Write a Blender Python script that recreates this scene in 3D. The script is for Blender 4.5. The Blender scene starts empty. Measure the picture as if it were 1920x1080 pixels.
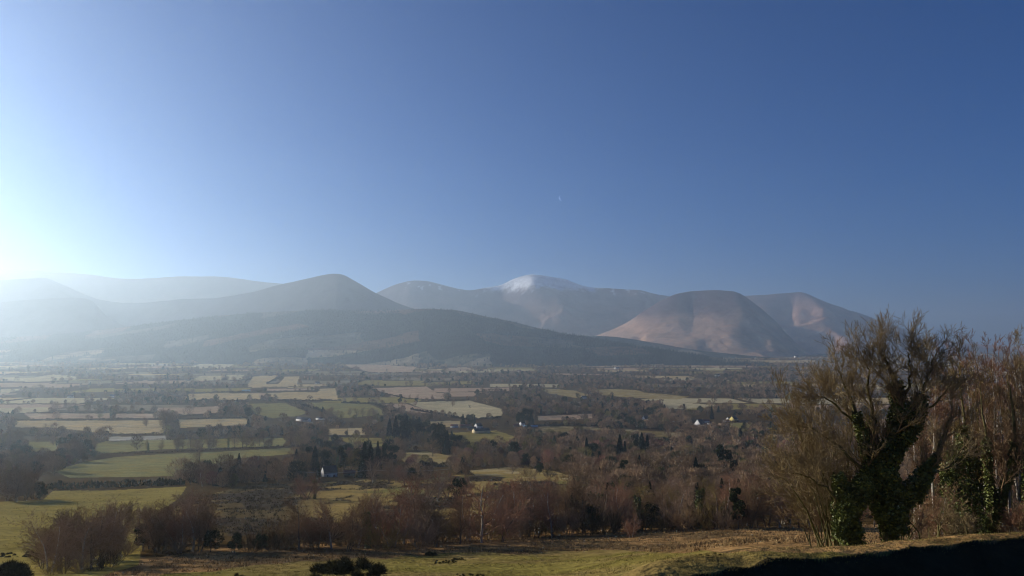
import bpy, math, random
import numpy as np
from mathutils import Vector

# ------------------------------------------------------------ camera, world, sun, exposure
S = bpy.context.scene
R = math.radians
F = 1507.0
PITCH = math.atan((655 - 540) / F)
CZ = 150.0
cam = bpy.data.objects.new('camera', bpy.data.cameras.new('camera'))
S.collection.objects.link(cam)
S.camera = cam
cam.location = (0, 0, CZ)
cam.rotation_euler = (math.pi / 2 + PITCH, 0, 0)
cam.data.angle = 2 * math.atan(960 / F)
cam.data.clip_start = 0.5
cam.data.clip_end = 90000
AZ, EL = -60.0, 14.5
w = bpy.data.worlds.new('World')
S.world = w
w.use_nodes = True
wt = w.node_tree
bg = wt.nodes['Background']
sk = wt.nodes.new('ShaderNodeTexSky')
sk.sky_type = 'NISHITA'
sk.sun_disc = False
sk.sun_elevation = R(EL)
sk.sun_rotation = R(AZ)
sk.air_density = 0.7
sk.dust_density = 0.8
sk.ozone_density = 10.0
hs = wt.nodes.new('ShaderNodeHueSaturation')
hs.inputs["Saturation"].default_value = 3.0
wt.links.new(sk.outputs[0], hs.inputs['Color'])
wt.links.new(hs.outputs[0], bg.inputs[0])
bg.inputs[1].default_value = 0.06
SUN = Vector((math.sin(R(AZ)) * math.cos(R(EL)), math.cos(R(AZ)) * math.cos(R(EL)), math.sin(R(EL))))
sl = bpy.data.lights.new('sun', 'SUN')
sl.energy = 5.0
sl.angle = R(0.5)
sl.color = (1.0, 0.91, 0.79)
so = bpy.data.objects.new('sun', sl)
S.collection.objects.link(so)
so.rotation_euler = SUN.to_track_quat('Z', 'Y').to_euler()
S.view_settings.view_transform = 'Standard'
S.view_settings.look = 'None'
S.view_settings.exposure = 0.5
S.view_settings.gamma = 1.0
S.cycles.use_denoising = True
S.cycles.filter_width = 1.1
S.cycles.max_bounces = 4
S.cycles.diffuse_bounces = 3
S.cycles.volume_bounces = 1
HAZE = 9.8e-5

# ------------------------------------------------------------ helpers
COL = S.collection


def tag(o, label=None, cat=None, group=None, kind=None):
    if label: o['label'] = label
    if cat: o['category'] = cat
    if group: o['group'] = group
    if kind: o['kind'] = kind
    return o


def empty(name, loc, rz=0.0, sc=1.0):
    o = bpy.data.objects.new(name, None)
    COL.objects.link(o)
    o.location = loc
    o.rotation_euler = (0, 0, rz)
    o.scale = (sc, sc, sc)
    o.empty_display_size = 0.5
    return o


def mesh_data(name, V, faces, mats, fcol=None, vcol=None, smooth=False):
    """V (n,3); faces: list of (m,k) int arrays; fcol list matching faces or vcol (n,3)."""
    me = bpy.data.meshes.new(name)
    V = np.asarray(V, np.float32)
    me.vertices.add(len(V))
    me.vertices.foreach_set('co', V.ravel())
    faces = [np.asarray(f, np.int32) for f in faces if len(f)]
    loops = np.concatenate([f.ravel() for f in faces])
    tot = np.concatenate([np.full(len(f), f.shape[1], np.int32) for f in faces])
    st = np.concatenate([[0], np.cumsum(tot)[:-1]]).astype(np.int32)
    me.loops.add(len(loops))
    me.loops.foreach_set('vertex_index', loops)
    me.polygons.add(len(tot))
    me.polygons.foreach_set('loop_start', st)
    me.polygons.foreach_set('loop_total', tot)
    if smooth:
        me.polygons.foreach_set('use_smooth', np.ones(len(tot), bool))
    for m in (mats if isinstance(mats, (list, tuple)) else [mats]):
        me.materials.append(m)
    me.update(calc_edges=True)
    if vcol is not None:
        a = me.color_attributes.new('Col', 'FLOAT_COLOR', 'POINT')
        c = np.ones((len(V), 4), np.float32)
        c[:, :3] = vcol
        a.data.foreach_set('color', c.ravel())
    return me


def obj(name, me, parent=None, loc=None):
    o = bpy.data.objects.new(name, me)
    COL.objects.link(o)
    if parent: o.parent = parent
    if loc is not None: o.location = loc
    return o


def _h(ix, iy, seed):
    n = (ix.astype(np.int64) * 374761393 + iy.astype(np.int64) * 668265263 + seed * 1274126177) & 0xffffffff
    n = ((n ^ (n >> 13)) * 1274126177) & 0xffffffff
    n = n ^ (n >> 16)
    return (n & 0xffff) / 65535.0


def vnoise(x, y, seed=0):
    ix = np.floor(x); iy = np.floor(y)
    fx = x - ix; fy = y - iy
    fx = fx * fx * (3 - 2 * fx); fy = fy * fy * (3 - 2 * fy)
    a = _h(ix, iy, seed); b = _h(ix + 1, iy, seed); c = _h(ix, iy + 1, seed); d = _h(ix + 1, iy + 1, seed)
    return (a * (1 - fx) + b * fx) * (1 - fy) + (c * (1 - fx) + d * fx) * fy


def fbm(x, y, s, oc=4, seed=0, ridged=False):
    t = 0; a = 1.0; n = 0.0
    x = np.asarray(x, float) / s; y = np.asarray(y, float) / s
    for k in range(oc):
        v = vnoise(x + 17.3 * k, y - 9.1 * k, seed + k * 7)
        if ridged: v = 1 - abs(2 * v - 1)
        t = t + a * v; n += a; a *= 0.5; x = x * 2.03; y = y * 2.03
    return t / n


def sstep(a, b, x):
    t = np.clip((x - a) / (b - a), 0, 1)
    return t * t * (3 - 2 * t)


CP, SP = math.cos(PITCH), math.sin(PITCH)


def ratio(py):
    """slope (up positive) of the ray through picture row py, centre column"""
    return np.tan(PITCH + np.arctan((540 - np.asarray(py, float)) / F))


def project(X, Y, Z):
    D = np.maximum(Y * CP + Z * SP, 1e-3)
    return 960 + F * X / D, 540 - F * (-Y * SP + Z * CP) / D


# ------------------------------------------------------------ terrain (z relative to the eye)
TY = np.array([14, 27, 60, 95, 116, 170, 250, 350, 450, 645, 1000, 1350, 2000, 3000, 4000, 5000, 6500, 9000, 16000, 40000.])
TC = np.array([1118, 1110, 1096, 1078, 1068, 1018, 975, 940, 912, 887, 840, 800, 751, 713, 693, 679, 668, 662, 658, 656.])
TYR = np.array([14, 27, 35, 60, 100, 180, 250, 350, 450, 645, 1000, 1350, 2000, 3000, 4000, 5000, 6500, 9000, 16000, 40000.])
TR_ = np.array([1085, 1058, 1048, 1020, 1008, 993, 966, 938, 912, 887, 840, 800, 751, 713, 693, 679, 668, 662, 658, 656.])
LY = np.linspace(math.log(14), math.log(40000), 900)


def _prof(ty, tv):
    z = np.interp(LY, np.log(ty), ratio(tv) * ty)
    k = np.exp(-0.5 * (np.arange(-24, 25) / 9.0) ** 2); k /= k.sum()
    zp = np.pad(z, 24, mode='edge')
    return np.convolve(zp, k, 'valid')


PC, PR = _prof(TY, TC), _prof(TYR, TR_)
# crest of the roadside bank: picture column, row, distance
BK = np.array([(1100, 1106, 19.5), (1180, 1094, 21), (1240, 1081, 22), (1350, 1062, 24), (1500, 1041, 27), (1600, 1030, 29), (1700, 1017, 31),
               (1800, 1009, 33), (1920, 1003, 35), (2100, 992, 38), (2600, 980, 46)], float)
BX = (BK[:, 0] - 960) / F * BK[:, 2]
BZ = ratio(BK[:, 1]) * BK[:, 2] - .18


def zrel(X, Y):
    X = np.asarray(X, float); Y = np.asarray(Y, float)
    ly = np.log(np.clip(Y, 14, 39000))
    zc = np.interp(ly, LY, PC); zr = np.interp(ly, LY, PR)
    col = 960 + F * X / np.maximum(Y, 14)
    wr = sstep(950, 1450, col)
    z = zc * (1 - wr) + zr * wr
    z = z + (fbm(X, Y, 420, 3, 5) - 0.5) * np.clip((Y - 250) / 700, 0, 1) * 7
    z = z + (fbm(X, Y, 38, 3, 9) - 0.5) * np.clip(Y / 150, 0, 1) * 1.6
    z = z + (fbm(X, Y, 3.0, 3, 29) - 0.5) * 0.28
    # bank and road beside the camera
    yc = np.interp(X, BX, BK[:, 2]); zk = np.interp(X, BX, BZ) + (fbm(X, Y, 1.7, 3, 77) - 0.5) * 0.30 + (fbm(X, Y, 5, 2, 78) - .5) * .3
    t = Y - yc
    far = zk + (z - zk) * sstep(0, 7, t)
    near = zk - 2.4 * sstep(-.6, 4.2, -t)
    cam_side = -1.7 + (near + 1.7) * sstep(0, 14, Y)
    bank = np.where(t > 0, far, np.where(t > -9, near, cam_side))
    wb = sstep(1.5, 4.5, X) * (Y < 60) * (Y > 0)
    z = z * (1 - wb) + bank * wb
    z = np.where(Y < 14, -1.7 + (z + 1.7) * sstep(0, 14, np.maximum(Y, 0)), z)
    z = np.where(Y < 0, -1.7 - 0.10 * Y, z)
    return z


_T = np.geomspace(12, 12000, 2600)


def place(px, py):
    """where the line of sight through (px, py) first meets the ground"""
    dx = (px - 960) / F; a = (540 - py) / F
    dy = CP - SP * a; dz = SP + CP * a
    X, Y, Z = _T * dx, _T * dy, _T * dz
    g = zrel(X, Y)
    i = np.argmax(Z < g)
    if not (Z < g).any(): i = len(_T) - 1
    return float(X[i]), float(Y[i]), float(g[i])


def W(X, Y, Z):
    return (X, Y, Z + CZ)


# ------------------------------------------------------------ materials
def mat(name, base=(.1, .1, .1), rough=0.9, attr=False, noise=None, rnd=0.0, spec=0.0, bump=None, trans=0.0):
    """noise: (scale, amount) darkening/lightening in object space; rnd: per-object variation; bump: (scale, strength, dist)"""
    m = bpy.data.materials.new(name)
    m.use_nodes = True
    n = m.node_tree.nodes; L = m.node_tree.links
    b = n['Principled BSDF']
    b.inputs['Roughness'].default_value = rough
    b.inputs['Specular IOR Level'].default_value = spec
    if attr:
        a = n.new('ShaderNodeAttribute'); a.attribute_name = 'Col'; c = a.outputs['Color']
    else:
        a = n.new('ShaderNodeRGB'); a.outputs[0].default_value = (*base, 1); c = a.outputs[0]
    tc = n.new('ShaderNodeTexCoord')
    for sc, am in (noise or []):
        t = n.new('ShaderNodeTexNoise'); t.inputs['Scale'].default_value = sc; t.inputs['Detail'].default_value = 5
        L.new(tc.outputs['Object'], t.inputs['Vector'])
        mr = n.new('ShaderNodeMapRange'); mr.inputs['From Min'].default_value = .3; mr.inputs['From Max'].default_value = .7
        mr.inputs['To Min'].default_value = 1 - am; mr.inputs['To Max'].default_value = 1 + am
        L.new(t.outputs['Fac'], mr.inputs['Value'])
        mx = n.new('ShaderNodeVectorMath'); mx.operation = 'SCALE'
        L.new(c, mx.inputs[0]); L.new(mr.outputs[0], mx.inputs['Scale']); c = mx.outputs[0]
    if rnd:
        oi = n.new('ShaderNodeObjectInfo')
        mr = n.new('ShaderNodeMapRange'); mr.inputs['To Min'].default_value = 1 - rnd; mr.inputs['To Max'].default_value = 1 + rnd
        L.new(oi.outputs['Random'], mr.inputs['Value'])
        mx = n.new('ShaderNodeVectorMath'); mx.operation = 'SCALE'
        L.new(c, mx.inputs[0]); L.new(mr.outputs[0], mx.inputs['Scale']); c = mx.outputs[0]
    L.new(c, b.inputs['Base Color'])
    if bump:
        t = n.new('ShaderNodeTexNoise'); t.inputs['Scale'].default_value = bump[0]; t.inputs['Detail'].default_value = 6
        L.new(tc.outputs['Object'], t.inputs['Vector'])
        bn = n.new('ShaderNodeBump'); bn.inputs['Strength'].default_value = bump[1]; bn.inputs['Distance'].default_value = bump[2]
        L.new(t.outputs['Fac'], bn.inputs['Height']); L.new(bn.outputs[0], b.inputs['Normal'])
    return m


M = {
    'ground': mat('ground_cover', attr=True, noise=[(0.5, .22), (0.06, .15)], bump=(1.2, .9, .5)),
    'mount': mat('moorland', attr=True, noise=[(0.006, .18), (.03, .15)], bump=(.012, .8, 14)),
    'forest': mat('plantation', attr=True, noise=[(0.02, .3), (.005, .25)], bump=(.03, 1.0, 9)),
    'bark': mat('grey_bark', (.15, .12, .085), noise=[(3, .35)], rnd=.15),
    'bark_birch': mat('birch_bark', (.42, .38, .31), noise=[(2.5, .5)], rnd=.1),
    'bark_olive': mat('mossy_bark', (.14, .12, .05), noise=[(3, .35)], rnd=.1),
    'tw_brown': mat('brown_twigs', (.25, .165, .09), rnd=.25),
    'tw_red': mat('red_brown_twigs', (.31, .175, .105), rnd=.2),
    'tw_purple': mat('purple_brown_twigs', (.29, .20, .13), rnd=.2),
    'tw_olive': mat('olive_twigs', (.25, .18, .07), rnd=.2),
    'tw_gold': mat('golden_brown_twigs', (.26, .195, .10), rnd=.15),
    'ivy': mat('ivy_leaves', (.135, .15, .035), rough=.5, spec=.25, noise=[(1.2, .45)], rnd=.15),
    'conifer': mat('conifer_needles', (.022, .034, .018), noise=[(.5, .4)], rnd=.25),
    'evergreen': mat('evergreen_leaves', (.035, .045, .018), rough=.6, noise=[(.6, .4)], rnd=.3),
    'gorse': mat('gorse_needles', (.06, .052, .018), noise=[(1.5, .4)], rnd=.2),
    'hedge': mat('hedge_twigs', (.085, .06, .03), noise=[(.4, .4)], rnd=.2),
    'stuff': mat('far_wood_twigs', attr=True),
    'tuft': mat('rough_grass_blades', attr=True),
    'white': mat('white_render', (.8, .78, .74), noise=[(.8, .05)]),
    'cream': mat('cream_render', (.62, .50, .30), noise=[(.8, .06)]),
    'yellow': mat('yellow_render', (.72, .60, .22), noise=[(.8, .06)]),
    'stone': mat('stone_wall', (.26, .22, .17), noise=[(1.2, .3)]),
    'slate': mat('slate_roof', (.055, .055, .065), rough=.6, noise=[(2, .25)]),
    'redroof': mat('red_brown_roof', (.20, .10, .08), noise=[(2, .25)]),
    'tanroof': mat('tan_sheet_roof', (.42, .29, .17), noise=[(1, .15)]),
    'bluesheet': mat('blue_sheet_roof', (.22, .36, .46), rough=.5, noise=[(1, .12)]),
    'darkmetal': mat('dark_green_cladding', (.03, .045, .05), rough=.5),
    'glass': mat('dark_window_glass', (.03, .035, .045), rough=.15, spec=.6),
    'door': mat('painted_door', (.10, .03, .03), rough=.5),
    'wood': mat('weathered_pole', (.17, .13, .09), noise=[(4, .3)]),
    'wire': mat('aluminium_wire', (.6, .6, .6), rough=.4, spec=.6),
    'asphalt': mat('asphalt', (.05, .05, .055), noise=[(6, .25)]),
}

# ------------------------------------------------------------ fields (corner points as seen; tested against the ground they lie on)
STRAW, PALE, PINK, GREEN, OLIVE, GOLD, FROST, BROWN, OLB = 'straw', 'pale', 'pink', 'green', 'olive', 'gold', 'frost', 'brown', 'olb'
FC = {STRAW: (.50, .36, .16), PALE: (.50, .41, .22), PINK: (.42, .28, .17), GREEN: (.23, .205, .07), OLIVE: (.28, .215, .055),
      GOLD: (.33, .235, .075), FROST: (.40, .36, .28), BROWN: (.26, .155, .07), OLB: (.19, .135, .045)}
FIELDS = [
    (PALE, [(0, 671), (38, 671), (30, 679), (0, 679)]),
    (PALE, [(0, 708), (60, 708), (100, 702), (145, 706), (140, 712), (75, 716), (0, 714)]),
    (PINK, [(0, 718), (70, 718), (110, 716), (60, 724), (0, 724)]),
    (PALE, [(0, 730), (45, 729), (15, 737), (0, 739)]),
    (FROST, [(283, 681), (314, 682), (314, 686), (283, 686)]),
    (PALE, [(360, 688), (380, 680), (400, 680), (400, 688), (375, 692)]),
    (PALE, [(400, 685), (415, 681), (442, 681), (425, 690), (405, 691)]),
    (PALE, [(505, 672), (535, 669), (530, 676), (515, 677)]),
    (PALE, [(357, 713), (375, 705), (418, 704), (415, 713), (365, 714)]),
    (PALE, [(424, 703), (458, 703), (453, 712), (427, 712)]),
    (STRAW, [(463, 723), (475, 706), (519, 704), (510, 715), (495, 722), (470, 725)]),
    (STRAW, [(520, 722), (535, 706), (562, 705), (556, 720), (530, 723)]),
    (STRAW, [(345, 750), (355, 738), (485, 737), (489, 750), (380, 751)]),
    (STRAW, [(497, 737), (540, 735), (595, 736), (600, 729), (630, 728), (633, 749), (560, 751), (520, 748)]),
    (PINK, [(500, 729), (590, 728), (590, 732), (500, 733)]),
    (GREEN, [(462, 757), (535, 756), (576, 773), (560, 780), (510, 784), (480, 776)]),
    (GREEN, [(572, 755), (690, 756), (732, 776), (640, 784), (600, 769)]),
    (PINK, [(290, 765), (410, 762), (414, 773), (330, 779), (300, 773)]),
    (PALE, [(0, 766), (90, 763), (96, 771), (40, 774), (0, 776)]),
    (PINK, [(45, 775), (205, 775), (206, 784), (60, 786)]),
    (PINK, [(215, 776), (300, 776), (300, 784), (218, 784)]),
    (STRAW, [(22, 789), (308, 788), (312, 800), (304, 814), (200, 813), (100, 802), (30, 801)]),
    (STRAW, [(335, 787), (460, 784), (468, 796), (400, 799), (335, 803)]),
    (FROST, [(203, 819), (312, 817), (312, 824), (205, 828)]),
    (GREEN, [(52, 828), (112, 828), (110, 850), (55, 847)]),
    (GREEN, [(160, 837), (200, 827), (320, 824), (540, 821), (530, 836), (300, 843), (200, 850), (160, 849)]),
    (GREEN, [(100, 882), (160, 866), (220, 857), (330, 850), (560, 839), (562, 850), (440, 860), (350, 881), (330, 893), (130, 896)]),
    (OLIVE, [(-40, 942), (80, 938), (100, 920), (200, 920), (350, 912), (335, 935), (300, 960), (270, 1000), (260, 1060), (120, 1100), (-40, 1100)]),
    (PINK, [(635, 684), (650, 680), (782, 688), (770, 698), (700, 699)]),
    (PALE, [(693, 678), (724, 670), (722, 679)]),
    (PINK, [(690, 728), (800, 725), (836, 747), (800, 749), (740, 743)]),
    (OLIVE, [(720, 715), (800, 718), (886, 714), (890, 720), (800, 724), (700, 723)]),
    (PALE, [(765, 755), (880, 751), (946, 768), (940, 779), (890, 786), (860, 781), (790, 766)]),
    (PINK, [(715, 757), (760, 757), (822, 776), (770, 773)]),
    (STRAW, [(780, 790), (862, 789), (862, 799), (820, 802)]),
    (STRAW, [(610, 805), (682, 802), (692, 815), (610, 816)]),
    (OLIVE, [(610, 819), (782, 823), (690, 832), (610, 827)]),
    (GREEN, [(600, 830), (750, 832), (690, 840), (600, 838)]),
    (OLIVE, [(840, 812), (930, 807), (986, 826), (960, 833), (870, 831)]),
    (GOLD, [(744, 850), (800, 846), (872, 860), (862, 874), (760, 869)]),
    (GOLD, [(880, 882), (960, 875), (1040, 884), (1112, 905), (1090, 916), (1000, 902), (900, 898)]),
    (OLB, [(985, 801), (1060, 799), (1290, 812), (1270, 821), (1150, 816), (1000, 811)]),
    (PINK, [(1008, 780), (1120, 775), (1110, 785), (1010, 789)]),
    (GOLD, [(1110, 731), (1180, 729), (1210, 736), (1292, 744), (1270, 749), (1190, 746), (1130, 741)]),
    (GOLD, [(1008, 727), (1080, 733), (1105, 741), (1080, 746), (1030, 738)]),
    (PALE, [(1235, 755), (1290, 755), (1352, 760), (1300, 766), (1250, 767)]),
    (GREEN, [(1365, 793), (1410, 793), (1405, 803), (1370, 803)]),
    (GREEN, [(1470, 739), (1502, 738), (1502, 749), (1475, 749)]),
    (BROWN, [(1220, 822), (1312, 821), (1320, 831), (1230, 833)]),
    (STRAW, [(1040, 674), (1150, 672), (1150, 679), (1050, 681)]),
    (PINK, [(840, 689), (890, 690), (880, 695), (840, 695)]),
    (PINK, [(1000, 683), (1180, 684), (1180, 688), (1000, 687)]),
    (BROWN, [(1390, 667), (1480, 664), (1545, 668), (1530, 672), (1400, 674)]),
    (STRAW, [(1400, 676), (1530, 675), (1530, 680), (1395, 681)]),
    (PINK, [(1210, 685), (1350, 686), (1350, 689), (1210, 688)]),
]
MARSH = [(400, 925), (470, 908), (560, 905), (690, 899), (770, 903), (860, 890), (1000, 897), (1115, 905), (1040, 935), (860, 970),
         (640, 1000), (430, 1005), (300, 1000), (330, 950)]


def inpoly(px, py, P):
    c = np.zeros(px.shape, bool); n = len(P)
    for i in range(n):
        x1, y1 = P[i]; x2, y2 = P[(i + 1) % n]
        if y1 == y2: continue
        k = ((y1 > py) != (y2 > py)) & (px < (x2 - x1) * (py - y1) / (y2 - y1) + x1)
        c ^= k
    return c


def field_id(X, Y, px, py):
    """-1 woodland, 0.. a drawn field, 900 marsh, 901 slope grass, 902 brown rough, 1000+ small far fields"""
    f = np.full(X.shape, -1)
    # far patchwork
    wx = X + 60 * (vnoise(X / 300, Y / 300, 3) - .5); wy = Y + 90 * (vnoise(X / 260, Y / 260, 4) - .5)
    iy = np.floor(wy / 210); ix = np.floor(wx / 260 + _h(iy, iy * 0, 8) * 3)
    r = _h(ix, iy, 21)
    ex = np.abs((wx / 260 + _h(iy, iy * 0, 8) * 3) % 1 - .5); ey = np.abs((wy / 210) % 1 - .5)
    thr = np.where(px < 900, .60, .70) - .10 * (Y > 3800)
    far = (Y > 1700) & (r > thr) & (ex < .46) & (ey < .42)
    f = np.where(far, 1000 + (r * 997).astype(int) % 5, f)
    wob = 1.2 * (vnoise(X / 30, Y / 60, 12) - .5)
    for i, (c, P) in enumerate(FIELDS):
        P = np.array(P, float)
        m = (px > P[:, 0].min() - 3) & (px < P[:, 0].max() + 3) & (py > P[:, 1].min() - 3) & (py < P[:, 1].max() + 3)
        if m.any():
            k = np.zeros(X.shape, bool)
            k[m] = inpoly(px[m], py[m] + wob[m], [tuple(q) for q in P])
            f = np.where(k, i, f)
    f = np.where(inpoly(px, py, MARSH) & (Y < 700), 900, f)
    lim = np.interp(px, [300, 480, 640, 900, 1200, 1440, 1560, 3000], [1078, 1060, 1048, 1036, 1034, 1034, 1036, 1030]) + 8 * (vnoise(px / 40, px * 0, 44) - .5)
    f = np.where((py > lim) & (Y < 172) & (px > 300), 901, f)
    top = np.interp(px, [300, 480, 900, 1000, 1400, 1560, 3000], [1045, 1015, 1000, 996, 986, 984, 984])
    f = np.where((py > top) & (f < 900) & (f != 27) & (Y < 260), 902, f)
    f = np.where((py > 1085) | (Y < 14), 901, f)
    f = np.where((Y < np.interp(X, BX, BK[:, 2]) + .15 + .5 * (vnoise(X / 1.3, Y / 1.3, 15) - .5)) & (Y < 60) & (X > 3), 903, f)  # near side of the bank, coloured dark to deepen its shade
    return f


def ground_colour(X, Y, px, py):
    f = field_id(X, Y, px, py)
    c = np.empty(X.shape + (3,))
    c[:] = (.085, .052, .018)
    n1 = fbm(X, Y, 90, 4, 31)[..., None]; n2 = fbm(X, Y, 14, 4, 32)[..., None]; n3 = fbm(X, Y, 2.2, 3, 33)[..., None]
    for i, (k, _) in enumerate(FIELDS):
        m = f == i
        if m.any():
            g = np.array(FC[k]); t = 0.82 + .36 * n1[m]
            alt = np.array((.27, .20, .05)) if k in (GREEN, OLIVE) else np.array((.44, .35, .20))
            mm = sstep(.48, .68, n2[m]) * .55
            st = vnoise(X[m] / 55, Y[m] / 5.5, 40 + i)[:, None] * .5 + vnoise(X[m] / 16, Y[m] / 16, 41)[:, None] * .5
            c[m] = (g * (1 - mm) + alt * mm) * t * (.84 + .32 * st)
    far = [FC[PINK], FC[PALE], (.24, .19, .11), FC[OLIVE], FC[STRAW]]
    for k in range(5):
        c[f == 1000 + k] = far[k]
    m = f == 900
    a = sstep(.42, .56, fbm(X, Y * .45, 16, 4, 61))[m][:, None]; b = sstep(.5, .62, fbm(X, Y * .5, 30, 3, 62))[m][:, None]
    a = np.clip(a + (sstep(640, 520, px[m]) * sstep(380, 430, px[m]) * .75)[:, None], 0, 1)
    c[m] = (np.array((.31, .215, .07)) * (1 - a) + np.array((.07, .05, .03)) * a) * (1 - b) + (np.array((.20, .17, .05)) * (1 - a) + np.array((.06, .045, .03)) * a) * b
    m = f == 901
    a = sstep(.35, .62, n2[m]); b = sstep(.45, .7, n3[m]) * .4; e = sstep(.5, .7, n1[m]) * .5
    c[m] = (np.array((.235, .185, .045)) * (1 - a) + np.array((.27, .19, .065)) * a) * (1 - b) + np.array((.12, .085, .03)) * b
    c[m] = c[m] * (1 - e) + np.array((.19, .165, .04)) * e
    c[f == 903] = (.045, .035, .018)  # dark verge soil, with the shade of the bank's near face put into the colour
    m = f == 902
    a = sstep(.4, .62, n2[m]); b = sstep(.42, .7, n3[m])
    c[m] = (np.array((.38, .22, .085)) * (1 - a) + np.array((.17, .11, .05)) * a) * (1 - .4 * b)
    return c, f


def make_ground():
    az = np.concatenate([np.arange(-180, -36, 3.0), np.arange(-36, 36.01, .068), np.arange(39, 180, 3.0)])
    r = [0.0]
    r += list(np.arange(2, 20, 1.0))
    v = 20.0
    while v < 2600: r.append(v); v *= 1.0056
    while v < 36000: r.append(v); v *= 1.016
    r = np.array(r)
    A, Rr = np.meshgrid(np.radians(az), r)
    X = Rr * np.sin(A); Y = Rr * np.cos(A)
    Z = zrel(X, Y)
    px, py = project(X, Y, Z)
    bad = Y < 12
    px = np.where(bad, -9999, px); py = np.where(bad, 2000, py)
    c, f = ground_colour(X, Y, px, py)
    # the road behind the bank
    yc = np.interp(X, BX, BK[:, 2])
    h, wd = X.shape
    idx = np.arange(h * wd).reshape(h, wd)
    q = np.stack([idx[:-1, :-1], idx[:-1, 1:], idx[1:, 1:], idx[1:, :-1]], -1)
    wrap = np.stack([idx[:-1, -1], idx[:-1, 0], idx[1:, 0], idx[1:, -1]], -1)
    V = np.stack([X, Y, Z + CZ], -1).reshape(-1, 3)
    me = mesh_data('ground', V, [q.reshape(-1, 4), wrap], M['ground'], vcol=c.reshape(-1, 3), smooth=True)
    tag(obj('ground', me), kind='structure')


make_ground()
# road sheet along the near foot of the bank
xs = np.linspace(5, 60, 60)
rows = []
for k in (4.6, 10.5):
    y = np.interp(xs, BX, BK[:, 2]) - k
    rows.append(np.stack([xs, y], -1))
zz = [zrel(a[:, 0], a[:, 1]) + .25 for a in rows]
V = np.concatenate([np.c_[rows[0], zz[0] + CZ], np.c_[rows[1], zz[0] + CZ]])
n = len(xs)
q = np.array([(i, i + 1, n + i + 1, n + i) for i in range(n - 1)])
tag(obj('road', mesh_data('road', V, [q], M['asphalt'])), kind='structure')


# ------------------------------------------------------------ mountains
def ridge(name, crest, dist, depth, material, colour, p=1.35, spurs=(), gully=30, gs=420, back=1200, du=2.4, nt=120, crest_noise=5, foot_px=None, seed=1):
    cr = np.array(crest, float)
    u = np.arange(cr[0, 0], cr[-1, 0] + .1, du)
    cy = np.interp(u, cr[:, 0], cr[:, 1])
    k = np.exp(-0.5 * (np.arange(-8, 9) / 2.6) ** 2); k /= k.sum()
    cy = np.convolve(np.pad(cy, 8, mode='edge'), k, 'valid')
    D = np.interp(u, [a for a, _ in dist], [b for _, b in dist])
    dep = np.interp(u, [a for a, _ in depth], [b for _, b in depth])
    t = np.concatenate([np.linspace(0, 1, nt), 1 + np.linspace(.02, 1, 22)])
    U, T = np.meshgrid(u, t)
    Yc = D[None, :] + 0 * T
    Yf = (D - dep)[None, :]
    Yv = np.where(T <= 1, Yf + (Yc - Yf) * T, Yc + (T - 1) * back)
    X = (U - 960) / F * Yv
    zc = (ratio(cy) * D)[None, :] + 0 * T
    zf = zrel((u - 960) / F * (D - dep), D - dep)[None, :] - 45
    prof = np.clip(T, 0, 1) ** p
    # rounded shoulder near the crest
    prof = prof - .035 * np.exp(-((T - 1) / .06) ** 2) * 0
    z = zf + (zc - zf) * prof
    win = np.sin(np.pi * np.clip(T, 0, 1) ** .8) ** .7
    win = np.where(T > 1, 0, win)
    z = z + gully * win * 2 * (fbm(X, Yv, gs, 5, seed, True) - .62) * np.clip((zc - zf) / 350, .15, 1)
    for (x0, t0, x1, t1, wd, ht) in spurs:
        ax, ay = x0, t0 * 220; bx, by = x1, t1 * 220
        vx, vy = bx - ax, by - ay; l2 = vx * vx + vy * vy
        s = np.clip(((U - ax) * vx + (T * 220 - ay) * vy) / l2, 0, 1)
        d = np.hypot(U - ax - s * vx, T * 220 - ay - s * vy)
        z = z + ht * np.exp(-(d / wd) ** 2) * np.where(T > 1, 0, np.clip((1.04 - T) / .2, 0, 1))
    z = z + crest_noise * (fbm(X, Yv, 160, 4, seed + 3) - .5) * 2 * (T > .3)
    lim = ratio(cy)[None, :] * Yv - 1.5 + crest_noise
    z = np.where(T < .995, np.minimum(z, lim), z)
    z = np.where(T > 1, zc + (zf - zc) * np.clip(T - 1, 0, 1) ** 1.1, z)
    px, py = project(X, Yv, z)
    c = colour(X, Yv, z, px, py, T)
    h, wd = X.shape
    idx = np.arange(h * wd).reshape(h, wd)
    q = np.stack([idx[:-1, :-1], idx[:-1, 1:], idx[1:, 1:], idx[1:, :-1]], -1).reshape(-1, 4)
    me = mesh_data(name, np.stack([X, Yv, z + CZ], -1).reshape(-1, 3), [q], material, vcol=c.reshape(-1, 3), smooth=True)
    tag(obj(name, me), kind='structure')
    return X, Yv, z


def mixc(a, b, t):
    return np.array(a) * (1 - t[..., None]) + np.array(b) * t[..., None]


def c_moor(lo, hi, z0, z1, heather=(.105, .075, .085), grass=(.36, .21, .14)):
    def fn(X, Y, Z, px, py, T):
        n = fbm(X, Y, 700, 5, 91); n2 = fbm(X, Y, 180, 4, 92)
        t = sstep(z0, z1, Z + (n - .5) * min(420, 1.6 * (z1 - z0)) + (n2 - .5) * 120)
        return mixc(grass, heather, t) * (.8 + .4 * n2[..., None])
    return fn


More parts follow.
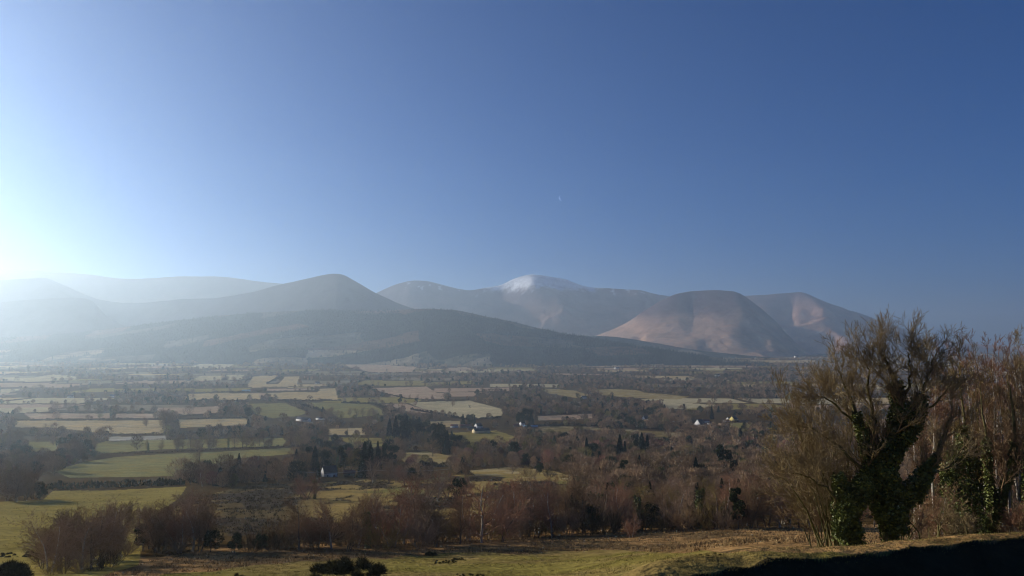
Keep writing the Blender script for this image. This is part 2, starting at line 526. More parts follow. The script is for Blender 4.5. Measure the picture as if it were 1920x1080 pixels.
def c_snow(X, Y, Z, px, py, T):
    n = fbm(X, Y, 500, 5, 95); n2 = fbm(X, Y, 60, 4, 96); n3 = fbm(X * 3, Y * .5, 90, 3, 97)
    c = mixc((.34, .21, .15), (.13, .10, .105), sstep(200, 620, Z + (n - .5) * 500)) * (.8 + .4 * n2[..., None])
    s = sstep(695, 790, Z + (n2 - .5) * 110 + (n3 - .5) * 90 - 1.5 * np.maximum(0, np.abs(px - 1022) - 95))
    fl = sstep(.74, .82, n3 + .35 * (n2 - .5)) * sstep(620, 700, Z) * .5
    s = np.maximum(s, fl)
    return mixc2(c, (.80, .82, .85), s)


def mixc2(c, b, t):
    return c * (1 - t[..., None]) + np.array(b) * t[..., None]


def c_forest(X, Y, Z, px, py, T):
    n = fbm(X, Y, 350, 4, 101); n2 = fbm(X, Y, 45, 3, 102)
    ix = np.floor((X + .3 * Y) / 330 + .6 * n); iy = np.floor((Y - .2 * X) / 210 + .6 * n)
    r = _h(ix, iy, 5)
    c = np.where((r > .70)[..., None], np.array((.12, .11, .075)), np.array((.03, .042, .034)))
    c = np.where((r > .90)[..., None], np.array((.13, .085, .055)), c)
    c = c * (.7 + .6 * n2[..., None])
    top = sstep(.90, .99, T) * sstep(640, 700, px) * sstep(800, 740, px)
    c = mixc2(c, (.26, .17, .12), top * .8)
    low = (r > .75) & (py > 657) & (n > .48)
    return np.where(low[..., None], np.array((.30, .24, .15)), c)


ridge('far_hills', [(-260, 512), (0, 505), (60, 508), (120, 511), (170, 515), (200, 520), (230, 523), (270, 522), (330, 518), (400, 518),
                    (440, 521), (480, 528), (530, 532), (600, 540), (700, 556), (780, 575)],
      [(-260, 10200), (780, 10300)], [(-260, 1300), (780, 1300)], M['mount'], c_moor(0, 0, 200, 800), gully=60, gs=1500, nt=60, du=4, seed=11)
ridge('mountain', [(640, 590), (680, 562), (705, 549), (740, 534), (770, 527.5), (800, 527), (830, 534), (860, 542), (880, 545), (900, 541), (940, 534), (960, 524),
                   (980, 517), (995, 515), (1020, 517.5), (1060, 523), (1080, 531), (1100, 538), (1150, 541), (1200, 545), (1230, 552), (1255, 555),
                   (1310, 575), (1400, 620)],
      [(640, 9800), (960, 10200), (1400, 9800)], [(640, 2500), (1000, 2700), (1400, 2500)], M['mount'], c_snow, p=1.5,
      spurs=[(1005, .86, 1055, .6, 30, 95), (935, .9, 960, .6, 20, -50), (770, .97, 800, .5, 34, 60),
             (1200, .9, 1260, .3, 26, 80), (1170, .42, 1240, .3, 14, 55), (1080, .14, 1230, .22, 26, 60), (915, .9, 930, .5, 18, -50)],
      gully=55, gs=520, seed=21)
ridge('mountain', [(1560, 583), (1590, 581), (1610, 586), (1640, 597), (1700, 618)], [(1560, 12000), (1700, 12000)], [(1560, 2500), (1700, 2500)],
      M['mount'], c_moor(0, 0, 100, 500), gully=20, nt=30, seed=61)
ridge('mountain', [(1340, 575), (1370, 560), (1395, 555), (1440, 552.5), (1480, 548), (1500, 548), (1512, 552), (1530, 559), (1580, 577), (1640, 600),
                   (1700, 621), (1760, 637), (1820, 645), (1900, 650), (2100, 652), (2300, 655)],
      [(1340, 10700), (1600, 10500), (2300, 9800)], [(1340, 2500), (1600, 2300), (1800, 2000), (2300, 1500)], M['mount'],
      c_moor(0, 0, 330, 900, heather=(.11, .08, .09), grass=(.48, .28, .19)), p=1.4,
      spurs=[(1512, .97, 1548, .74, 18, 110), (1560, .44, 1592, .12, 40, 150), (1468, .44, 1560, .46, 16, 75), (1480, .95, 1470, .6, 20, -60), (1690, .9, 1700, .1, 40, 60)],
      gully=30, gs=560, seed=31)
ridge('mountain', [(1020, 664), (1060, 650), (1110, 632), (1150, 618), (1180, 603), (1210, 582), (1240, 563), (1270, 550), (1300, 546), (1345, 545), (1385, 550),
                   (1400, 558), (1430, 580), (1455, 603), (1475, 625), (1500, 652), (1540, 668)],
      [(1020, 7300), (1300, 7800), (1540, 7500)], [(1020, 1900), (1300, 2600), (1540, 2500)], M['mount'],
      c_moor(0, 0, 230, 400, heather=(.12, .075, .08), grass=(.48, .29, .185)), p=2.2,
      spurs=[(1215, .5, 1180, .15, 26, 30), (1345, .97, 1385, .6, 36, 30), (1385, .95, 1450, .6, 24, 60), (1195, .7, 1150, .25, 10, -40), (1300, .45, 1180, .3, 20, 25)],
      gully=26, gs=620, back=900, seed=43)
ridge('mountain', [(-300, 524), (0, 525.5), (40, 522), (85, 522), (110, 532), (140, 545), (165, 555), (185, 562), (220, 567), (260, 568.5), (300, 565), (350, 560),
                   (400, 559), (440, 554), (480, 546), (520, 534), (545, 529), (580, 521), (600, 516), (630, 512.5), (645, 515), (655, 522), (675, 533),
                   (700, 548), (740, 566), (775, 579), (850, 604), (950, 645), (1000, 660)],
      [(-300, 8700), (200, 8400), (500, 7500), (630, 7000), (1000, 6300)], [(-300, 2500), (630, 1900), (1000, 1200)], M['mount'],
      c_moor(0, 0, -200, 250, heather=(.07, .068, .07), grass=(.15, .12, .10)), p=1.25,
      spurs=[(85, .95, 180, .5, 26, 40)], gully=24, gs=500, seed=51)
ridge('hill', [(-300, 585), (0, 568), (40, 563), (80, 560), (130, 557), (160, 559), (178, 567), (190, 585), (215, 604), (280, 630), (340, 650)],
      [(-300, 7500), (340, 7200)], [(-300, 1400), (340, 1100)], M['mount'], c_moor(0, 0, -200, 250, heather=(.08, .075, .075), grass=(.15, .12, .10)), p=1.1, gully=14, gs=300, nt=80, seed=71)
ridge('hill', [(1020, 655), (1050, 640), (1080, 629), (1150, 630.5), (1200, 638), (1260, 649), (1330, 660), (1430, 669), (1560, 676)],
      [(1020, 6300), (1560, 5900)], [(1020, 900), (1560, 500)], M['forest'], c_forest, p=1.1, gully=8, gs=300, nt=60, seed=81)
HILL = ridge('hill', [(-400, 648), (0, 634), (150, 624), (250, 611), (340, 600), (420, 591), (500, 585), (600, 582.5), (690, 583), (800, 580.5), (860, 583), (905, 592),
               (960, 603), (1000, 613), (1060, 626), (1120, 635), (1180, 645), (1240, 655), (1300, 665), (1360, 673), (1440, 682)],
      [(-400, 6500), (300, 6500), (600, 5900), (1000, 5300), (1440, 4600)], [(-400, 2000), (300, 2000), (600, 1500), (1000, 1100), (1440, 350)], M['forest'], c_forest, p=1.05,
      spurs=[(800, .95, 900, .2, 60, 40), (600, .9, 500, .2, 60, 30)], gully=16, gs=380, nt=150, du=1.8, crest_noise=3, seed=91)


def hill_forest(grid, n):
    """conifers of the plantation: small irregular cones standing on the forest hill, one mesh"""
    X, Y, Z = grid
    r = np.random.default_rng(5)
    i = (r.random(n) ** .8 * 149).astype(int); j = r.integers(0, X.shape[1] - 1, n)
    fx, fy = r.random(n), r.random(n)
    def lerp(A): return (A[i, j] * (1 - fx) + A[i, j + 1] * fx) * (1 - fy) + (A[np.minimum(i + 1, 149), j] * (1 - fx) + A[np.minimum(i + 1, 149), j + 1] * fx) * fy
    x, y, z = lerp(X), lerp(Y), lerp(Z) + CZ
    nn = fbm(x, y, 350, 4, 101)
    rr = _h(np.floor((x + .3 * y) / 330 + .6 * nn), np.floor((y - .2 * x) / 210 + .6 * nn), 5)
    k = ((rr < .70) | (r.random(n) < .12)) & (x / y < .32)
    x, y, z = x[k], y[k], z[k]; m = len(x)
    h = r.uniform(9, 19, m); wd = h * r.uniform(.22, .38, m)
    a = r.uniform(0, 6.28, m)
    V = [np.stack([x, y, z + h], -1)]
    for q in range(3): V.append(np.stack([x + wd * np.cos(a + q * 2.1), y + wd * np.sin(a + q * 2.1), z - 1], -1))
    V = np.stack(V, 1).reshape(-1, 3)
    b = np.arange(m)[:, None] * 4
    q = np.concatenate([b + np.array([0, 1, 2]), b + np.array([0, 2, 3]), b + np.array([0, 3, 1])])
    c = np.repeat(np.array((.036, .05, .036)) * r.uniform(.6, 1.5, (m, 1)), 4, 0)
    tag(obj('hill_forest', mesh_data('hill_forest', V, [q], M['stuff'], vcol=c)), 'dark conifer plantation covering the long hill beyond the valley', None, None, 'stuff')


hill_forest(HILL, 26000)

# ------------------------------------------------------------ tree geometry
def tubes(P0, P1, R0, R1, n=4):
    P0 = np.asarray(P0, float); P1 = np.asarray(P1, float)
    d = P1 - P0
    d = d / np.maximum(np.linalg.norm(d, axis=1, keepdims=True), 1e-6)
    a = np.where(np.abs(d[:, 2:3]) > .8, np.array([[1., 0, 0]]), np.array([[0, 0, 1.]]))
    u = np.cross(d, a); u /= np.linalg.norm(u, axis=1, keepdims=True)
    v = np.cross(d, u)
    ph = np.arange(n) * 2 * math.pi / n
    ring = np.cos(ph)[None, :, None] * u[:, None, :] + np.sin(ph)[None, :, None] * v[:, None, :]
    A = P0[:, None, :] + ring * np.asarray(R0)[:, None, None]
    B = P1[:, None, :] + ring * np.asarray(R1)[:, None, None]
    V = np.concatenate([A, B], 1).reshape(-1, 3)
    b = (np.arange(len(P0)) * 2 * n)[:, None]
    k = np.arange(n); k2 = (k + 1) % n
    q = np.stack([b + k, b + k2, b + n + k2, b + n + k], -1).reshape(-1, 4)
    return V, q


def slivers(P0, P1, wd, rng):
    """thin tapering twigs: one long triangle each"""
    P0 = np.asarray(P0, float); P1 = np.asarray(P1, float)
    d = P1 - P0
    r = rng.normal(size=d.shape)
    s = np.cross(d, r); s /= np.maximum(np.linalg.norm(s, axis=1, keepdims=True), 1e-6)
    s *= (np.asarray(wd) * .5)[:, None]
    V = np.stack([P0 - s, P0 + s, P1], 1).reshape(-1, 3)
    return V, np.arange(len(V)).reshape(-1, 3)


def leaves(C, size, rng, up=.0):
    n = len(C)
    a = rng.normal(size=(n, 3)); a[:, 2] *= .6
    a /= np.linalg.norm(a, axis=1, keepdims=True)
    b = np.cross(a, rng.normal(size=(n, 3))); b /= np.linalg.norm(b, axis=1, keepdims=True)
    s = size * rng.uniform(.6, 1.3, n)[:, None]
    V = np.stack([C - a * s * .5, C + b * s * .38, C + a * s * .5, C - b * s * .38], 1).reshape(-1, 3)
    return V, np.arange(len(V)).reshape(-1, 4)


class Tree:
    def __init__(self, seed):
        self.r = random.Random(seed)
        self.n = np.random.default_rng(seed)
        self.t = []      # thick wood  (p0,p1,r0,r1)
        self.b = []      # branches
        self.w = []      # twigs (p0,p1,width)

    def grow(self, p, d, L, rad, lvl, maxl, kids=(6, 6, 5, 5), spread=.75, up=.12, ratio=.55, wiggle=.16, nseg=5, start=.25, tw=.05, thick=0, endr=.25):
        r = self.r
        p = Vector(p); d = Vector(d).normalized()
        if lvl >= maxl:
            e = p + d * L
            self.w.append((p[:], e[:], tw))
            return
        st = L / nseg
        pts = [p.copy()]
        dirs = []
        for i in range(nseg):
            d = (d + Vector((r.gauss(0, wiggle), r.gauss(0, wiggle), r.gauss(0, wiggle) + up))).normalized()
            dirs.append(d.copy())
            p = p + d * st
            pts.append(p.copy())
        for i in range(nseg):
            f0 = 1 - (1 - endr) * i / nseg; f1 = 1 - (1 - endr) * (i + 1) / nseg
            (self.t if lvl <= thick else self.b).append((pts[i][:], pts[i + 1][:], rad * f0, rad * f1))
        k = kids[min(lvl, len(kids) - 1)]
        for j in range(k):
            f = start + (1 - start) * (j + r.random() * .8) / k
            f = min(f, .999)
            i = int(f * nseg)
            q = pts[i].lerp(pts[i + 1], f * nseg - i)
            dd = dirs[i]
            a = Vector((r.gauss(0, 1), r.gauss(0, 1), r.gauss(0, 1)))
            a = (a - dd * a.dot(dd))
            if a.length < 1e-3: continue
            a.normalize()
            s = spread * r.uniform(.7, 1.25)
            nd = dd * math.cos(s) + a * math.sin(s)
            self.grow(q, nd, L * ratio * r.uniform(.65, 1.2) * (1.15 - .45 * f), rad * (1 - (1 - endr) * f) * .6, lvl + 1, maxl, kids, spread, up, ratio, wiggle, max(3, nseg - 1), max(start * .6, .08), tw, thick, endr)
        if lvl + 1 >= maxl:
            self.w.append((pts[-1][:], (pts[-1] + dirs[-1] * L * .35)[:], tw))

    def trunk_mesh(self, name, m, n=7):
        a = self.t
        V, q = tubes([s[0] for s in a], [s[1] for s in a], [s[2] for s in a], [s[3] for s in a], n)
        return mesh_data(name, V, [q], m, smooth=True)

    def crown_mesh(self, name, m, n=3, bmin=.012):
        Vs, fs, o = [], [], 0
        if self.b:
            a = self.b
            V, q = tubes([s[0] for s in a], [s[1] for s in a], [max(s[2], bmin) for s in a], [max(s[3], bmin * .7) for s in a], n)
            Vs.append(V); fs.append(q + o); o += len(V)
        if self.w:
            a = self.w
            V, q = slivers([s[0] for s in a], [s[1] for s in a], [s[2] for s in a], self.n)
            Vs.append(V); fs.append(q + o); o += len(V)
        return mesh_data(name, np.concatenate(Vs), fs, m)


def ivy_mesh(name, path_list, count, size, rng, m):
    """path_list: (p0,p1,r0,r1) sleeves of leaves round stems"""
    L = np.array([np.linalg.norm(np.subtract(a[1], a[0])) * (a[2] + a[3]) for a in path_list]); L /= L.sum()
    C = []
    for (p0, p1, r0, r1), f in zip(path_list, L):
        k = max(3, int(count * f))
        t = rng.random(k)[:, None]
        P = np.array(p0) * (1 - t) + np.array(p1) * t
        d = np.subtract(p1, p0); d = d / (np.linalg.norm(d) + 1e-6)
        v = rng.normal(size=(k, 3)); v -= (v @ d)[:, None] * d; v /= np.linalg.norm(v, axis=1, keepdims=True)
        lump = .7 + .6 * vnoise(P[:, 2] * 1.3 + P[:, 0], P[:, 0] * 1.1 + P[:, 1] * .9, 3)
        rr = (r0 * (1 - t[:, 0]) + r1 * t[:, 0]) * lump * rng.uniform(.35, 1.05, k) ** .6
        C.append(P + v * rr[:, None] + rng.normal(size=(k, 3)) * .05)
    V, q = leaves(np.concatenate(C), size, rng)
    return mesh_data(name, V, [q], m)


# prototypes (about 10 m tall unless said), foot at the origin; each: list of (part name, mesh)
def proto_bare(seed, tw_mat, bark, h=10, spread=.62, trunk=.28, kids=(9, 5, 4, 4), tw=.055, stems=1, lean=.0, up=.10):
    T = Tree(seed)
    for s in range(stems):
        a = T.r.uniform(0, 6.28)
        d = Vector((math.cos(a) * (.22 if stems > 1 else .03), math.sin(a) * (.22 if stems > 1 else .03), 1))
        p0 = Vector((math.cos(a), math.sin(a), 0)) * (.25 if stems > 1 else 0)
        p0.z = -.6
        T.grow(p0, d, h * .86 * T.r.uniform(.85, 1), .020 * h / math.sqrt(stems), 0, 3, kids=kids, spread=spread, up=up, ratio=.46, wiggle=.11, nseg=7, start=trunk, tw=tw)
    return [('trunk', T.trunk_mesh('trunk', M[bark], 6)), ('crown', T.crown_mesh('crown', M[tw_mat]))]


def proto_shrub(seed, tw_mat, h=4.5, n=22, tw=.045, w=1.0, kids=(8, 7, 5)):
    T = Tree(seed)
    for s in range(n):
        a = T.r.uniform(0, 6.28); k = T.r.uniform(.1, 1.0) * w
        T.grow((math.cos(a) * .4 * w, math.sin(a) * .4 * w, -.3), Vector((math.cos(a) * k, math.sin(a) * k, 1)), h * T.r.uniform(.6, 1), .035, 0, 2, kids=kids, spread=.5, up=.05, ratio=.5, wiggle=.12, nseg=4, start=.2, tw=tw, thick=-1)
    return [(None, T.crown_mesh('shrub', M[tw_mat]))]


def blob_leaves(rng, n, fn, size):
    C = fn(rng, n)
    return leaves(C, size, rng)


def proto_conifer(seed, h=14, wd=3.2, n=3200):
    rng = np.random.default_rng(seed)
    T = Tree(seed)
    T.t.append(((0, 0, -.6), (0, 0, h * .96), .22, .03))
    z = rng.random(n) ** 1.15
    ang = rng.uniform(0, 6.283, n)
    tier = 1 - .28 * ((z * 17 + .6 * vnoise(ang * 2, z * 9, seed)) % 1)
    gap = .65 + .5 * vnoise(ang * 1.3, z * 5, seed + 2)
    rad = (1 - z) ** .8 * wd * tier * gap * rng.uniform(.35, 1, n) ** .5 + .05
    C = np.stack([rad * np.cos(ang), rad * np.sin(ang), h * (.05 + .95 * z) - rad * .22], -1)
    V, q = leaves(C, .55, rng)
    return [('trunk', T.trunk_mesh('trunk', M['bark'], 5)), ('crown', mesh_data('crown', V, [q], M['conifer']))]


def proto_evergreen(seed, h=9, wd=3.4, n=3000, mt='evergreen', ls=.42, trunk=True):
    rng = np.random.default_rng(seed)
    T = Tree(seed)
    T.t.append(((0, 0, -.6), (0, 0, h * .6), .22, .1))
    k = 11
    cc = np.stack([rng.normal(0, wd * .42, k), rng.normal(0, wd * .42, k), h * rng.uniform(.28, .86, k)], -1)
    cr = rng.uniform(.22, .42, k) * wd * 1.15
    pick = rng.integers(0, k, n)
    v = rng.normal(size=(n, 3)); v /= np.linalg.norm(v, axis=1, keepdims=True)
    C = cc[pick] + v * (cr[pick] * rng.uniform(.55, 1.05, n))[:, None] * np.array([1, 1, 1.15])
    C[:, 2] = np.maximum(C[:, 2], rng.uniform(0, .6, n))
    V, q = leaves(C, ls, rng)
    cm = mesh_data('crown', V, [q], M[mt])
    return [('trunk', T.trunk_mesh('trunk', M['bark'], 5)), ('crown', cm)] if trunk else [(None, cm)]


def proto_ivied(seed, h=10):
    P = proto_bare(seed, 'tw_olive', 'bark_olive', h=h, kids=(12, 9, 8))
    rng = np.random.default_rng(seed)
    im = ivy_mesh('ivy', [((0, 0, 0), (0, 0, h * .35), .55, .6), ((0, 0, h * .35), (.2, .1, h * .68), .6, .45), ((0, 0, h * .4), (1.2, .3, h * .7), .4, .3)], 1300, .34, rng, M['ivy'])
    return P + [('ivy', im)]


PROTO = {
    'birch': [proto_bare(s, m, 'bark_birch', h=10, spread=.82, up=.03, trunk=.13, kids=(24, 10, 9), tw=.036, stems=st) for s, m, st in ((1, 'tw_red', 1), (2, 'tw_purple', 2), (3, 'tw_red', 2), (4, 'tw_purple', 1))],
    'bare': [proto_bare(s, m, 'bark', h=10, spread=sp + .1, trunk=.15, kids=(20, 11, 10), tw=.038, stems=st, up=.0) for s, m, sp, st in
             ((11, 'tw_brown', .75, 1), (12, 'tw_olive', .7, 1), (13, 'tw_purple', .65, 2), (14, 'tw_brown', .6, 3), (15, 'tw_red', .65, 2), (16, 'tw_brown', .85, 1))],
    'shrub': [proto_shrub(21, 'tw_brown'), proto_shrub(22, 'tw_olive', w=1.3), proto_shrub(23, 'tw_purple', h=5), proto_shrub(24, 'hedge', h=4, w=1.5)],
    'conifer': [proto_conifer(31), proto_conifer(32, wd=3.9), proto_conifer(33, wd=2.6, n=2600)],
    'evergreen': [proto_evergreen(41), proto_evergreen(42, wd=4.2), proto_evergreen(43, wd=2.6, h=10)],
    'ivied': [proto_ivied(51), proto_ivied(52)],
}
PH = {'birch': 10, 'bare': 9.6, 'shrub': 4.6, 'conifer': 14, 'evergreen': 9, 'ivied': 9.6}
TINT = {'birch': ['red-brown', 'purple-brown', 'russet', 'plum-brown'], 'bare': ['grey-brown', 'olive-brown', 'purplish', 'many-stemmed brown', 'reddish', 'wide-spreading brown'],
        'shrub': ['brown', 'olive', 'purplish', 'dark'], 'conifer': ['pointed', 'broad', 'slim'], 'evergreen': ['round', 'broad', 'narrow'],
        'ivied': ['ivy-wrapped', 'ivy-clad']}
NOUN = {'birch': ('birch_tree', 'birch tree'), 'bare': ('bare_tree', 'bare tree'), 'shrub': ('leafless_shrub', 'shrub'), 'conifer': ('conifer_tree', 'conifer'),
        'evergreen': ('evergreen_tree', 'evergreen tree'), 'ivied': ('ivy_clad_tree', 'tree')}
PLURAL = {'birch': 'birch trees', 'bare': 'bare trees', 'shrub': 'leafless shrubs', 'conifer': 'conifers', 'evergreen': 'evergreen trees', 'ivied': 'ivy-clad trees'}
LANDMARK = [  # picture column, row, how a person would call it
    (565, 785, 'the long white farmhouse'), (617, 886, 'the white gable among evergreens'), (900, 808, 'the cream-gabled barn'),
    (994, 800, 'the blue-roofed shed'), (1210, 786, 'the lone small white gable'), (1312, 793, 'the white pointed cottage'),
    (1376, 786, 'the yellow house'), (1387, 798, 'the small bright green paddock'), (463, 733, 'the pale blue shed'), (300, 870, 'the large green hedged pasture'),
    (150, 790, 'the long straw-coloured field'), (330, 835, 'the green field with shadows'), (80, 840, 'the small green field at left'), (850, 768, 'the wide pale-green field'), (680, 768, 'the tapering pale green field'),
    (520, 768, 'the round-cornered green field'), (800, 860, 'the small golden meadow'), (770, 738, 'the pink-straw field'), (440, 710, 'the pale rectangular fields'),
    (1230, 740, 'the narrow golden field'), (1290, 762, 'the frosty pale field'), (1270, 827, 'the brown strip of field'), (1120, 808, 'the long olive field'),
    (1060, 783, 'the pinkish strip field'), (60, 712, 'the pale far-left fields'), (1050, 905, 'the yellow-green rush meadow'), (640, 930, 'the tufted golden marsh'),
    (60, 1000, 'the big olive field at left'), (1300, 1005, 'the russet slope field'), (900, 1050, 'the sunlit grass slope'), (700, 690, 'the far pinkish field'),
    (1487, 744, 'the far green patch'), (905, 826, 'the olive field below the barn'), (1610, 860, 'the big ivy tree'), (1165, 855, 'the tallest pointed conifer'), (1210, 850, 'the pair of pointed conifers'), (1358, 870, 'the dark evergreen columns'), (1110, 860, 'the lone wood conifer'), (1440, 800, 'the shaded paddock hedge'), (1480, 900, 'the willow scrub edge'), (1000, 850, 'the dark hedge above the rushes'), (1183, 1000, 'the lone birch on the slope'), (620, 740, 'the straw fields in the middle'),
]
used = {}
KINDN = {}


def describe(kind, v, px, py, sc):
    best = min(LANDMARK, key=lambda l: (l[0] - px) ** 2 + (2.5 * (l[1] - py)) ** 2)
    dx, dy = px - best[0], py - best[1]
    if abs(dx) > 3 * abs(dy): rel = 'left of' if dx < 0 else 'right of'
    else: rel = 'beyond' if dy < 0 else 'below'
    size = 'tall ' if sc > 1.18 else ('small ' if sc < .85 else '')
    base = f"{size}{TINT[kind][v % len(TINT[kind])]} {NOUN[kind][1]} {rel} {best[2]}"
    used.setdefault((base), []).append((math.hypot(dx, 2.5 * dy),))
    return base, math.hypot(dx, 2.5 * dy)


PENDING = []


def put(kind, v, X, Y, sc=1.0, rz=None, label=None, group=None, sz=1.0, z=None, rnd=random.Random(5)):
    P = PROTO[kind][v % len(PROTO[kind])]
    Z = float(zrel(X, Y)) if z is None else z
    rz = rnd.uniform(0, 6.28) if rz is None else rz
    px, py = project(X, Y, Z)
    nm = NOUN[kind][0]
    if P[0][0] is None:
        o = obj(nm, P[0][1], loc=W(X, Y, Z - .1))
        o.rotation_euler = (0, 0, rz)
    else:
        o = empty(nm, W(X, Y, Z - .1), rz)
        for pn, me in P: obj(pn, me, o)
    o.scale = (sc, sc, sc * sz)
    tag(o, label, NOUN[kind][1], group)
    if label is None:
        b, d = describe(kind, v, px, py, sc)
        PENDING.append((b, d, o, kind))
    return o


ORD = ['nearest', 'second nearest', 'third nearest', 'fourth nearest', 'fifth nearest', 'sixth nearest', 'seventh nearest', 'eighth nearest', 'ninth nearest', 'tenth nearest', 'eleventh nearest', 'twelfth nearest']


def finish_labels():
    by = {}
    for b, d, o, k in PENDING: by.setdefault(b, []).append((d, o, k))
    for b, L in by.items():
        L.sort(key=lambda a: a[0])
        for i, (d, o, k) in enumerate(L):
            if 'group' not in o.keys(): o['group'] = f'{PLURAL[k]} of the valley'
            if len(L) == 1: o['label'] = b
            elif i < 12:
                o['label'] = f'{b}, {ORD[i]} to it'
            else: o['label'] = f'{b}, thirteenth nearest or farther' if len(b.split()) < 13 else f'{b}, farthest'


# ------------------------------------------------------------ the tree line at the foot of the slope (column, foot row, kind, variant, height px)
NEAR = [
    (110, 1070, 'bare', 0, 100), (138, 1060, 'bare', 3, 110), (172, 1068, 'bare', 0, 112), (165, 1050, 'birch', 2, 110), (215, 1058, 'bare', 3, 84), (80, 1066, 'bare', 3, 84), (222, 1030, 'bare', 0, 90),
    (120, 1076, 'shrub', 0, 36), (150, 1074, 'shrub', 2, 40), (180, 1070, 'shrub', 3, 38), (205, 1064, 'shrub', 3, 40), (225, 1052, 'shrub', 0, 34), (98, 1078, 'shrub', 1, 30), (240, 1040, 'shrub', 2, 28),
    (280, 1030, 'bare', 0, 92), (300, 1038, 'bare', 3, 88), (325, 1034, 'bare', 0, 96), (338, 1036, 'birch', 2, 100), (372, 1034, 'bare', 3, 104), (300, 1040, 'shrub', 3, 30), (330, 1040, 'shrub', 0, 28), (262, 1020, 'bare', 2, 72),
    (92, 1072, 'birch', 1, 118), (125, 1066, 'bare', 2, 105), (152, 1068, 'birch', 3, 122), (190, 1062, 'bare', 2, 108), (205, 1040, 'birch', 1, 108), (235, 1015, 'bare', 3, 78),
    (292, 1036, 'birch', 3, 105), (312, 1030, 'bare', 2, 90), (358, 1034, 'birch', 1, 118), (345, 1020, 'bare', 2, 98), (382, 1020, 'bare', 4, 80),
    (268, 1034, 'evergreen', 0, 50), (395, 1036, 'evergreen', 1, 42), (440, 1038, 'evergreen', 1, 38), (470, 1036, 'shrub', 3, 40), (490, 1034, 'evergreen', 1, 32),
    (510, 1032, 'shrub', 3, 45), (530, 1030, 'shrub', 0, 60), (560, 1032, 'bare', 0, 92), (545, 1025, 'shrub', 1, 64), (592, 1028, 'birch', 2, 86), (622, 1030, 'birch', 3, 98),
    (650, 1034, 'bare', 3, 80), (640, 1022, 'shrub', 0, 55), (672, 1028, 'birch', 0, 94), (690, 1028, 'ivied', 0, 84), (700, 1018, 'birch', 1, 96), (715, 1030, 'shrub', 1, 62),
    (735, 1026, 'birch', 2, 104), (757, 1020, 'birch', 0, 122), (775, 1024, 'bare', 2, 98), (790, 1030, 'shrub', 2, 58), (800, 1018, 'birch', 3, 92),
    (820, 1026, 'bare', 3, 76), (835, 1012, 'shrub', 0, 55), (862, 1020, 'bare', 0, 80), (880, 1014, 'birch', 2, 104), (902, 1018, 'birch', 0, 118), (918, 1010, 'birch', 3, 110),
    (940, 1016, 'bare', 4, 104), (955, 1006, 'birch', 2, 112), (975, 1006, 'birch', 0, 122), (995, 1006, 'bare', 2, 104), (1010, 1002, 'birch', 1, 118), (1038, 1006, 'birch', 2, 122),
    (1055, 1000, 'bare', 3, 104), (1075, 998, 'evergreen', 2, 58), (1092, 1000, 'bare', 0, 98), (1112, 1000, 'evergreen', 1, 52), (1125, 996, 'birch', 1, 96), (1148, 1000, 'bare', 4, 92),
    (1160, 996, 'birch', 0, 104), (1183, 1008, 'birch', 2, 52), (1200, 996, 'ivied', 1, 88), (1195, 990, 'bare', 1, 88), (1222, 994, 'evergreen', 1, 48), (1240, 990, 'bare', 0, 94),
    (1260, 990, 'shrub', 3, 48), (1268, 988, 'birch', 3, 108), (1290, 988, 'bare', 2, 96), (1310, 988, 'ivied', 0, 100), (1330, 986, 'evergreen', 0, 44), (1345, 988, 'bare', 1, 88),
    (1362, 984, 'birch', 0, 112), (1385, 988, 'evergreen', 2, 72), (1405, 986, 'bare', 3, 100), (1395, 982, 'birch', 2, 118), (1420, 984, 'evergreen', 2, 66), (1440, 984, 'bare', 4, 112),
    (1462, 986, 'birch', 3, 116), (1480, 985, 'bare', 1, 96), (1500, 985, 'bare', 2, 100), (1520, 984, 'birch', 1, 110), (1545, 985, 'bare', 0, 100), (1570, 985, 'evergreen', 1, 70),
    (1600, 984, 'birch', 2, 110), (1640, 984, 'bare', 3, 110), (1680, 984, 'birch', 0, 112), (1720, 984, 'bare', 1, 110),
]
for i in range(46):  # low scrub between the trunks
    x = 480 + i * 20 + (i * 37 % 11)
    NEAR.append((x, 1030 - (x - 480) * .045 + (i * 53 % 7) - 3, 'shrub', (0, 3, 1, 3, 2)[i % 5], 34 + (i * 29 % 26)))
random.seed(3)
for px, py, kind, v, hp in NEAR:
    if py < 990 and px > 1100: py += 4
    if 480 < px < 930 and hp > 70: hp *= 1.12
    x, y, z = place(px, py)
    put(kind, v, x, y, hp * (y * CP) / F / PH[kind], sz=1.0, z=z, group='trees along the foot of the near slope')

